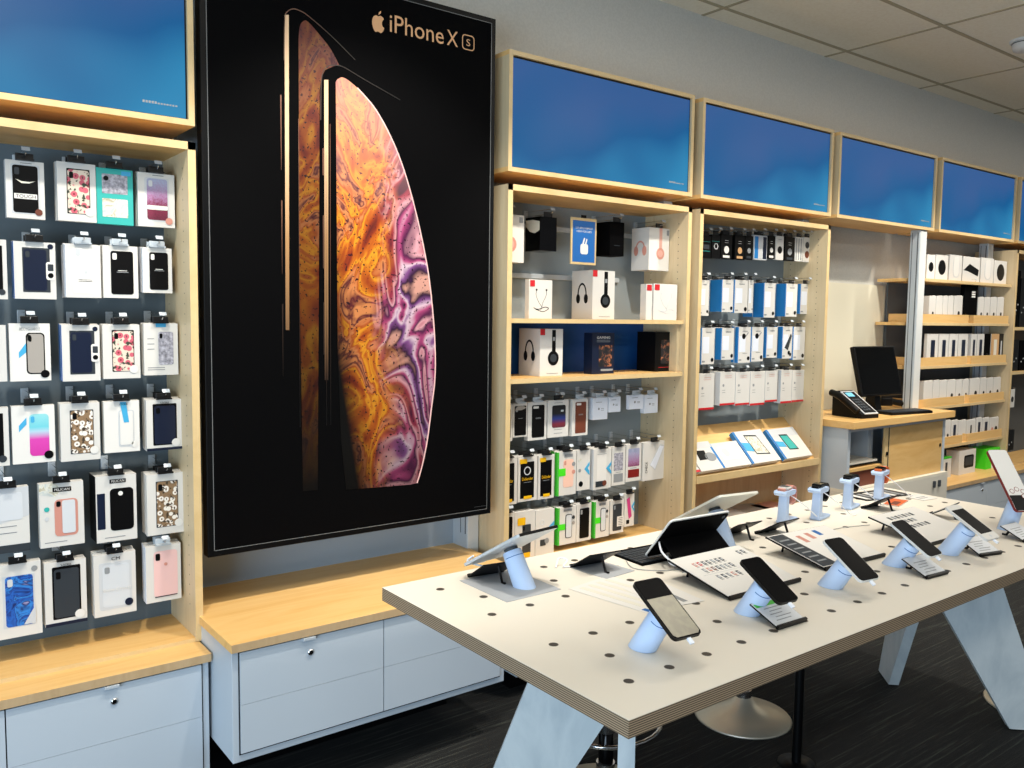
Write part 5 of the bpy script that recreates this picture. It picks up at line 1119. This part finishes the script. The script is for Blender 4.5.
# tablets facing the wall side, seen from behind
GB = 'tablets turned to the wall side'
t, M = device('tablet', 'grey backed tablet seen from behind on the near left stand', 'tablet', (-.665, -1.245, .995), 7.1, -30.3, .175, .290, 'alu', 'black_gloss', True, GB, .009)
obj('rear_edge_bar', MB().box(-.083, .083, -.1470, -.1450, -.009, 0, 'black'), t)
stand_for(M, 'pale blue cylinder stand on the grey mat, near left', None, off=(.0, -.0), lean=(.0, -.0))
obj('charging_plug', MB().box(-.02, .02, .145, .163, -.008, -.003, 'white_plastic', c=.001), t)
t, M2 = device('tablet', 'cream backed tablet seen from behind in the table middle', 'tablet', (.235, -1.315, 1.02), -9, -29.3, .19, .305, 'cream', 'black_gloss', True, GB, .009)
stand_for(M2, 'cylinder stand hidden behind the black folio tablet', None, lean=(0, 0))
# folio tablet with kickstand and keyboard
c3 = (.0, -1.395, .969); M3 = frame_of(c3, -3.5, -51)
t = thing('folio_tablet', 'black folio tablet with silver rim and kickstand, seen from behind', 'tablet', c3, M3.to_euler())
w, h = .288, .196
obj('rim', MB().prism(rr(-w/2, -h/2, w/2, h/2, .014, 6), -.006, 0, 'alu_white', 'z'), t)
obj('back_cover', MB().prism(rr(-w/2+.004, -h/2+.006, w/2-.004, h/2-.004, .012, 6), -.009, -.006, 'matte_black', 'z'), t)
obj('screen', MB().prism(rr(-w/2+.005, -h/2+.005, w/2-.005, h/2-.005, .01, 5), 0, .0006, 'black_gloss', 'z'), t)
Mi = M3.inverted()
p0 = M3 @ Vector((-w/2+.01, -.0, -.0095)); p1 = M3 @ Vector((w/2-.01, -.0, -.0095))
p2 = Vector((p1.x, p1.y-.105, TZ+.002)); p3 = Vector((p0.x, p0.y-.105, TZ+.002)); nn = Vector((0, -.003, .003))
kv = [Mi @ p for p in (p0, p1, p2, p3)]+[Mi @ (p+nn) for p in (p0, p1, p2, p3)]
obj('kickstand_flap', MB().add([tuple(v) for v in kv], [(0, 1, 2, 3), (7, 6, 5, 4), (0, 4, 5, 1), (1, 5, 6, 2), (2, 6, 7, 3), (3, 7, 4, 0)], 'matte_black'), t)
obj('rear_camera', MB().lathe([(.007, 0), (.007, .002)], 'slot', 14, Matrix.Translation((w/2-.025, -h/2+.022, -.0115))), t)
t = thing('keyboard_cover', 'flat black tablet keyboard lying left of the folio tablet', 'keyboard', (-.045, -1.305, TZ+.0005), (0, 0, rad(-3.5)))
obj('deck', MB().box(-.144, .144, -.075, .105, 0, .005, 'matte_black', c=.001), t)
kk = MB()
for r_ in range(6):
    for c_ in range(14): kk.box(-.135+c_*.0192, -.135+c_*.0192+.016, -.06+r_*.025, -.06+r_*.025+.021, .005, .0062, 'grey_dark')
obj('keys', kk, t)
t = thing('white_block_stand', 'small white wedge stand right of the folio tablet', 'stand', (.215, -1.375, TZ+.0005), (0, 0, rad(10)))
obj('wedge', MB().prism([(-.045, 0), (.045, 0), (.06, .055), (.02, .062)], -.035, .035, 'stand_plastic', 'x'), t)
# ---------------------------------------------------------------- info panels
def panel(lab, c, yaw, tilt, w, h, kind):
    M = frame_of(c, yaw, tilt)
    t = thing('price_board', lab, 'sign', c, M.to_euler(), 'tilted information panels along the table middle')
    obj('plate', MB().box(-w/2, w/2, -h/2, h/2, -.006, -.0005, 'black', c=.001), t)
    f = MB().box(-w/2+.003, w/2-.003, -h/2+.008, h/2-.003, -.0005, .0006, 'paper'); obj('printed_sheet', f, t)
    obj('front_lip', MB().box(-w/2, w/2, -h/2-.004, -h/2+.004, -.008, .004, 'black'), t)
    # easel leg down to the table at the back edge
    Mi = M.inverted(); z = 1
    lg = MB()
    for xx in (-w*.3, w*.3):
        a = M @ Vector((xx, h*.36, -.006)); d = Vector((a.x, a.y+.012, TZ+.002)); lg.tube([tuple(Mi @ a), tuple(Mi @ d)], .004, 'black', 6)
    obj('easel_leg', lg, t)
    p = MB(); Z0, Z1 = .0006, .0012
    def q_(x0, y0, x1, y1, m, k=1): p.box(x0, x1, y0, y1, Z0, Z0+.0005*k, m)
    if kind == 'icons':
        def icon(x, y, m='grey_dark'):
            q_(x, y, x+.012, y+.022, m); q_(x+.003, y+.006, x+.009, y+.016, 'grey_light', 2); q_(x, y-.006, x+.012, y-.004, 'print_grey')
        for k in range(7): icon(-.115+k*.021, .058, ['rose', 'red', 'grey_dark', 'grey_dark', 'grey', 'grey_dark', 'grey_dark'][k])
        for k in range(7): icon(-.112+k*.021, .018, ['grey', 'rose', 'brown_leather', 'grey_dark', 'grey', 'grey', 'grey_dark'][k])
        for k in range(5): icon(-.1+k*.023, -.032, ['grey', 'grey_dark', 'grey', 'rose', 'grey_dark'][k])
        for k in range(2): icon(.115+k*.021, .075, 'grey_dark')
        q_(-.14, .012-.01, .05, .0025, 'grey_light')
    elif kind == 'columns':
        q_(-w/2+.006, -h/2+.012, -.085, h/2-.008, 'grey_dark')
        for k in range(6): q_(-.15+.004*(k % 2), .075-k*.032, -.10, .083-k*.032, 'grey', 2)
        for k, m in enumerate(('rose', 'rose', 'print_blue')): q_(-.05+k*.055, .04+k*.014, -.028+k*.055, .092+k*.008, m)
    elif kind == 'small':
        for r_, n_, y in ((0, 7, .07), (1, 4, .03), (2, 5, -.012)):
            for k in range(n_): q_(-.10+k*.026+.03*(r_ > 0), y, -.085+k*.026+.03*(r_ > 0), y+.024, 'grey' if k % 2 else 'grey_dark')
    obj('printed_marks', p, t)
panel('large cream sign with rows of small watch pictures, nearest the folio tablet', (-.064, -1.65, .9125), -2, 11.7, .339, .261, 'icons')
panel('large sign with dark left column and three colour bars', (.447, -1.648, .9115), -3.7, 11.5, .336, .259, 'columns')
panel('large cream sign with small grey device pictures behind the fourth phone', (1.06, -1.684, .911), -1.5, 11.9, .339, .261, 'small')
def card(lab, c, yaw, w=.124, h=.104, tilt=22, art_='pale', back=False):
    if back: h, tilt, c = .125, 31, (c[0], c[1], .9125)
    M = frame_of(c, yaw+(180 if back else 0), tilt)
    t = thing('info_card', lab, 'sign', c, M.to_euler(), 'small easel cards')
    obj('plate', MB().box(-w/2, w/2, -h/2, h/2, -.004, 0, 'black', c=.0008), t)
    obj('printed_sheet', MB().box(-w/2+.002, w/2-.002, -h/2+.008, h/2-.002, 0, .0006, 'clear_case' if art_ != 'dark' else 'grey'), t)
    obj('front_lip', MB().box(-w/2, w/2, -h/2-.003, -h/2+.005, -.006, .006, 'black'), t)
    m = MB()
    if art_ == 'green': m.box(-w/2+.006, w*.2, h/2-.022, h/2-.008, .0006, .0012, 'green')
    for k in range(5): m.box(-w*.3+(k % 2)*.01, w*.3-(k % 3)*.012, h*.18-k*.012, h*.18-k*.012+.003, .0006, .0010, 'grey')
    obj('printed_marks', m, t)
    Mi = M.inverted(); a = M @ Vector((0, h*.30, -.004)); s_ = -1 if back else 1
    d = Vector((a.x, a.y+s_*.02, TZ+.004)); e = Vector((a.x, a.y+s_*.035, TZ+.004))
    obj('easel_leg', MB().tube([tuple(Mi @ a), tuple(Mi @ d), tuple(Mi @ e)], .0045, 'black', 6), t)
card('small card with a green heading under the second phone', (-.262, -1.958, .9025), -2.3, .124, .104, 22, 'green')
card('small pale card under the fourth phone', (.53, -1.968, .9025), -5, .12, .1, 24)
card('small card standing under the white fifth phone', (.955, -1.955, .903), -14, .11, .1, 24)
card('small card cut by the right photo edge', (1.30, -1.95, .9035), -4, .12, .1, 24)
card('small black card seen from behind on the grey mat', (-.69, -1.195, .905), -8, .13, .1, 24, 'dark', True)
card('small black card seen from behind right of the grey mat', (-.345, -1.30, .906), -6, .13, .1, 24, 'dark', True)
card('black card seen from behind, beside the white wedge stand', (.40, -1.31, .906), -4, .13, .1, 24, 'dark', True)
card('black card seen from behind in front of the first watch stand', (.555, -1.37, .906), 0, .13, .1, 24, 'dark', True)
card('black card seen from behind between third and fourth watch stands', (1.33, -1.36, .906), 0, .13, .1, 24, 'dark', True)
card('dark little card left of the white fifth phone', (1.40, -1.60, .906), 10, .09, .1, 24, 'dark', True)
# mats and papers
M_ = MB().prism([(-.79, -1.145), (-.582, -1.225), (-.575, -1.385), (-.79, -1.40)], 0, .001, 'mat_grey', 'z')
M_ = MB().box(-.105, .105, -.125, .125, 0, .0012, 'mat_grey'); tag(obj('counter_mat', M_, None, (-.685, -1.275, TZ+.0004)), 'square grey mat under the near left tablet stand', 'mat')
M_ = MB().box(-.07, .07, -.08, .08, 0, .001, 'mat_grey'); tag(obj('counter_mat', M_, None, (-.33, -1.32, TZ+.0007), (0, 0, rad(5))), 'small grey mat under the second black card', 'mat')
def sheet(lab, c, yaw, w, h, bars, m='cream', k=0):
    t = thing('price_sheet', lab, 'paper', (c[0], c[1], TZ+.0008+.0008*k), (0, 0, rad(yaw)), 'paper price sheets on the table')
    obj('page', MB().box(-w/2, w/2, -h/2, h/2, 0, .0006, 'paper'), t)
    p = MB()
    for q in range(bars):
        x = -w/2+.03+q*(w-.04)/max(bars, 1); p.box(x, x+.018, -h/2+.02, h/2-.02, .0006, .0009, m)
    p.box(-w/2+.01, -w/2+.028, -h/2+.006, -h/2+.03, .0009, .0012, 'print_blue')
    obj('printed_columns', p, t)
sheet('white price sheet with pale grey stripes left of the nearest phone', (-.44, -1.545, 0), 8, .20, .30, 4)
sheet('white sheet with dark marks behind the nearest phone', (-.36, -1.62, 0), -8, .15, .20, 2, 'grey', 1)
t = thing('brochure', 'black and white brochures spread at the far table corner', 'brochure', (1.62, -1.20, TZ+.001), (0, 0, rad(-8)))
obj('black_spread', MB().box(-.18, .14, -.06, .09, 0, .0025, 'black'), t); 
mb = MB()
for k in range(6): mb.box(-.16+k*.048, -.13+k*.048, -.05, .06, .0025, .0032, ('paper', 'grey', 'paper', 'grey_light', 'paper', 'grey')[k])
obj('printed_strips', mb, t)
t = thing('brochure', 'orange brochure beside the fourth watch stand', 'brochure', (1.50, -1.335, TZ+.0015), (0, 0, rad(14)))
obj('pages', MB().box(-.07, .09, -.035, .035, 0, .003, 'paper'), t); obj('cover', MB().box(-.07, .09, -.035, .035, .003, .0036, 'orange').box(-.05, .03, -.02, .01, .0036, .004, 'brown_leather'), t)
t = thing('brochure', 'white folded sheet at the far end of the table', 'brochure', (1.72, -1.34, TZ+.001), (0, 0, rad(-5)))
obj('pages', MB().box(-.05, .06, -.05, .05, 0, .002, 'paper'), t); obj('printed_lines', MB().box(-.03, .04, .0, .008, .002, .0026, 'grey').box(-.03, .03, -.02, -.014, .002, .0026, 'grey'), t)
# watch stands with watches
WS = [(.735, -1.27, 'first', 'rose', 'white', 'pale pink'), (.905, -1.315, 'second', 'black', 'black', 'black'), (1.205, -1.275, 'third', 'black', 'black', 'black'), (1.515, -1.245, 'fourth', 'orange', 'black', 'orange')]
for x, y, o_, band, case_, cn in WS:
    t = thing('watch_stand', 'white angled watch stand, %s from the left' % o_, 'stand', (x, y, TZ+.0005), (0, 0, rad(12)), 'watch stands on the table')
    obj('foot', MB().box(-.018, .10, -.024, .024, 0, .014, 'stand_plastic', c=.006), t)
    obj('upright', MB().loft([[(px, py, .01) for px, py in rr(-.02, -.02, .016, .02, .006, 4)], [(px+.006, py, .125) for px, py in rr(-.016, -.018, .014, .018, .006, 4)]], 'stand_plastic', smooth=False), t)
    obj('head', MB().prism([(-.040, .130), (-.03, .118), (.05, .118), (.062, .128), (.055, .138), (-.035, .138)], -.027, .027, 'stand_plastic'), t)
    wt = thing('smart_watch', 'watch with %s strap on the %s watch stand' % (cn, o_), 'watch', (x, y, TZ+.139), (0, 0, rad(12)), 'watches on display')
    loop = [(.062+.036*math.cos(a), 0, -.028+.036*math.sin(a)) for a in [rad(d) for d in range(130, -150, -20)]]
    loop = [(-.03, 0, .004), (.0, 0, .006)]+loop
    lb = MB()
    for k in range(len(loop)-1):
        a, c_ = Vector(loop[k]), Vector(loop[k+1]); d_ = (c_-a).normalized(); n_ = Vector((-d_.z, 0, d_.x))*.0045
        lb.loft([[tuple(p_+n_*sg+Vector((0, yy, 0))) for sg, yy in ((-1, -.015), (-1, .015), (1, .015), (1, -.015))] for p_ in (a-d_*.001, c_+d_*.001)], band, smooth=False)
    obj('strap', lb, wt)
    obj('watch_case', MB().box(-.016, .03, -.021, .021, .004, .015, case_, c=.005), wt)
    obj('watch_face', MB().box(-.012, .026, -.017, .017, .015, .0158, 'black_gloss'), wt)
    cb = smooth_path([(x+.03, y+.0, TZ+.12), (x+.10, y-.03, TZ+.07), (x+.16, y-.06, TZ+.015), (x+.22, y-.05, TZ+.004)], 5)
    tag(obj('charging_cable', MB().tube(cb, .0022, 'cable_white', 6)), 'thin white charging cable of the %s watch stand' % o_, 'cable', 'thin cables on the table')
def cable(lab, pts, r, m): tag(obj('charging_cable', MB().tube(smooth_path(pts, 6), r, m, 6)), lab, 'cable', 'thin cables on the table')
zt = TZ+.003
cable('white cable looping left of the folio tablet', [(-.13, -1.385, .955), (-.16, -1.43, .93), (-.13, -1.47, .895), (-.06, -1.50, zt)], .0035, 'cable_white')
cable('second white cable beside the folio tablet base', [(-.10, -1.40, .905), (-.14, -1.45, .895), (-.10, -1.49, .885), (-.03, -1.51, zt)], .0035, 'cable_white')
cable('thin grey cable lying in a curve before the keyboard', [(-.20, -1.30, zt), (-.24, -1.38, zt), (-.18, -1.45, zt), (-.08, -1.48, zt), (-.03, -1.52, zt), (-.10, -1.54, zt), (-.14, -1.50, zt)], .0016, 'cable_grey')
cable('thin grey cable between the two large signs', [(.10, -1.42, zt), (.18, -1.47, zt), (.20, -1.55, zt), (.16, -1.62, zt)], .0016, 'cable_grey')
cable('long thin cable lying between watch stands and signs', [(.60, -1.52, zt), (.72, -1.47, zt), (.85, -1.46, zt), (1.0, -1.50, zt)], .0016, 'cable_grey')
cable('small tangle of white cable left of the second black card', [(-.45, -1.22, zt), (-.42, -1.20, .90), (-.40, -1.22, .895), (-.43, -1.235, .882), (-.39, -1.24, zt)], .003, 'cable_white')
cable('white cable under the nearest tablet seen from behind', [(-.73, -1.14, .945), (-.74, -1.12, .925), (-.71, -1.13, .91), (-.68, -1.17, .905)], .0035, 'cable_white')
t = thing('usb_plug', 'white plug standing beside the folio tablet cables', 'plug', (-.10, -1.455, TZ+.012), (0, 0, .5))
obj('plug_body', MB().box(-.012, .012, -.01, .01, 0, .02, 'stand_plastic', c=.003), t); obj('plug_tip', MB().box(.012, .03, -.004, .004, .006, .012, 'alu'), t)
cable('white cable hanging down behind the right slanted leg', [(1.70, -2.02, .80), (1.75, -1.98, .79), (1.85, -1.9, .80)], .003, 'cable_white')
# ---------------------------------------------------------------- light
def area(name, loc, rot, sx, sy, power, col):
    l = bpy.data.lights.new(name, 'AREA'); l.shape = 'RECTANGLE'; l.size = sx; l.size_y = sy; l.energy = power; l.color = col
    o = bpy.data.objects.new(name, l); COL.objects.link(o); o.location = loc; o.rotation_euler = [rad(a) for a in rot]; return o
WARM = (1.0, .94, .84)
for k, (x, y, p) in enumerate([(-1.3, -2.0, 20), (1.15, -2.0, 20), (3.6, -2.0, 20), (6.05, -2.0, 20), (-3.75, -4.2, 20), (-1.3, -4.2, 20), (1.15, -4.2, 20), (3.6, -4.2, 20)]):
    area('ceiling_lamp', (x, y, CZ-.03), (0, 0, 0), 1.2, .6, p*LP, WARM)
# round downlights washing the wall bays, one per bay
for x in (-1.95, -.68, .6, 1.87, 3.13, 4.4):
    l = bpy.data.lights.new('wall_washer', 'SPOT'); l.energy = WW; l.spot_size = rad(74); l.spot_blend = .55; l.shadow_soft_size = .05; l.color = WARM
    o = bpy.data.objects.new('wall_washer', l); COL.objects.link(o); o.location = (x, -1.35, CZ-.06); o.rotation_euler = (rad(24), 0, 0)
# daylight from the shop front, behind and left of the camera
area('window_daylight', (-5.6, -4.2, 1.15), (90, 0, -62), 3.6, 2.0, 150*LD, (.62, .81, 1.0))
w = bpy.data.worlds.new('room_ambient'); sc.world = w; w.use_nodes = True
w.node_tree.nodes['Background'].inputs[0].default_value = (.88, .91, .97, 1); w.node_tree.nodes['Background'].inputs[1].default_value = .28*LA
# ---------------------------------------------------------------- camera
cam = bpy.data.cameras.new('camera'); co = bpy.data.objects.new('camera', cam); COL.objects.link(co)
cam.sensor_width = 36; cam.lens = 851.7468/1024*36; cam.clip_start = .05
fw = Vector(CAMF); rt = Vector(CAMR); up = Vector(CAMU)
m = Matrix((rt, up, -fw)).transposed().to_4x4(); m.translation = Vector(CAMP); co.matrix_world = m
sc.camera = co
sc.view_settings.view_transform = 'Standard'; sc.view_settings.look = 'None'; sc.view_settings.gamma = 1; sc.view_settings.use_curve_mapping = False
sc.view_settings.exposure = EXPO
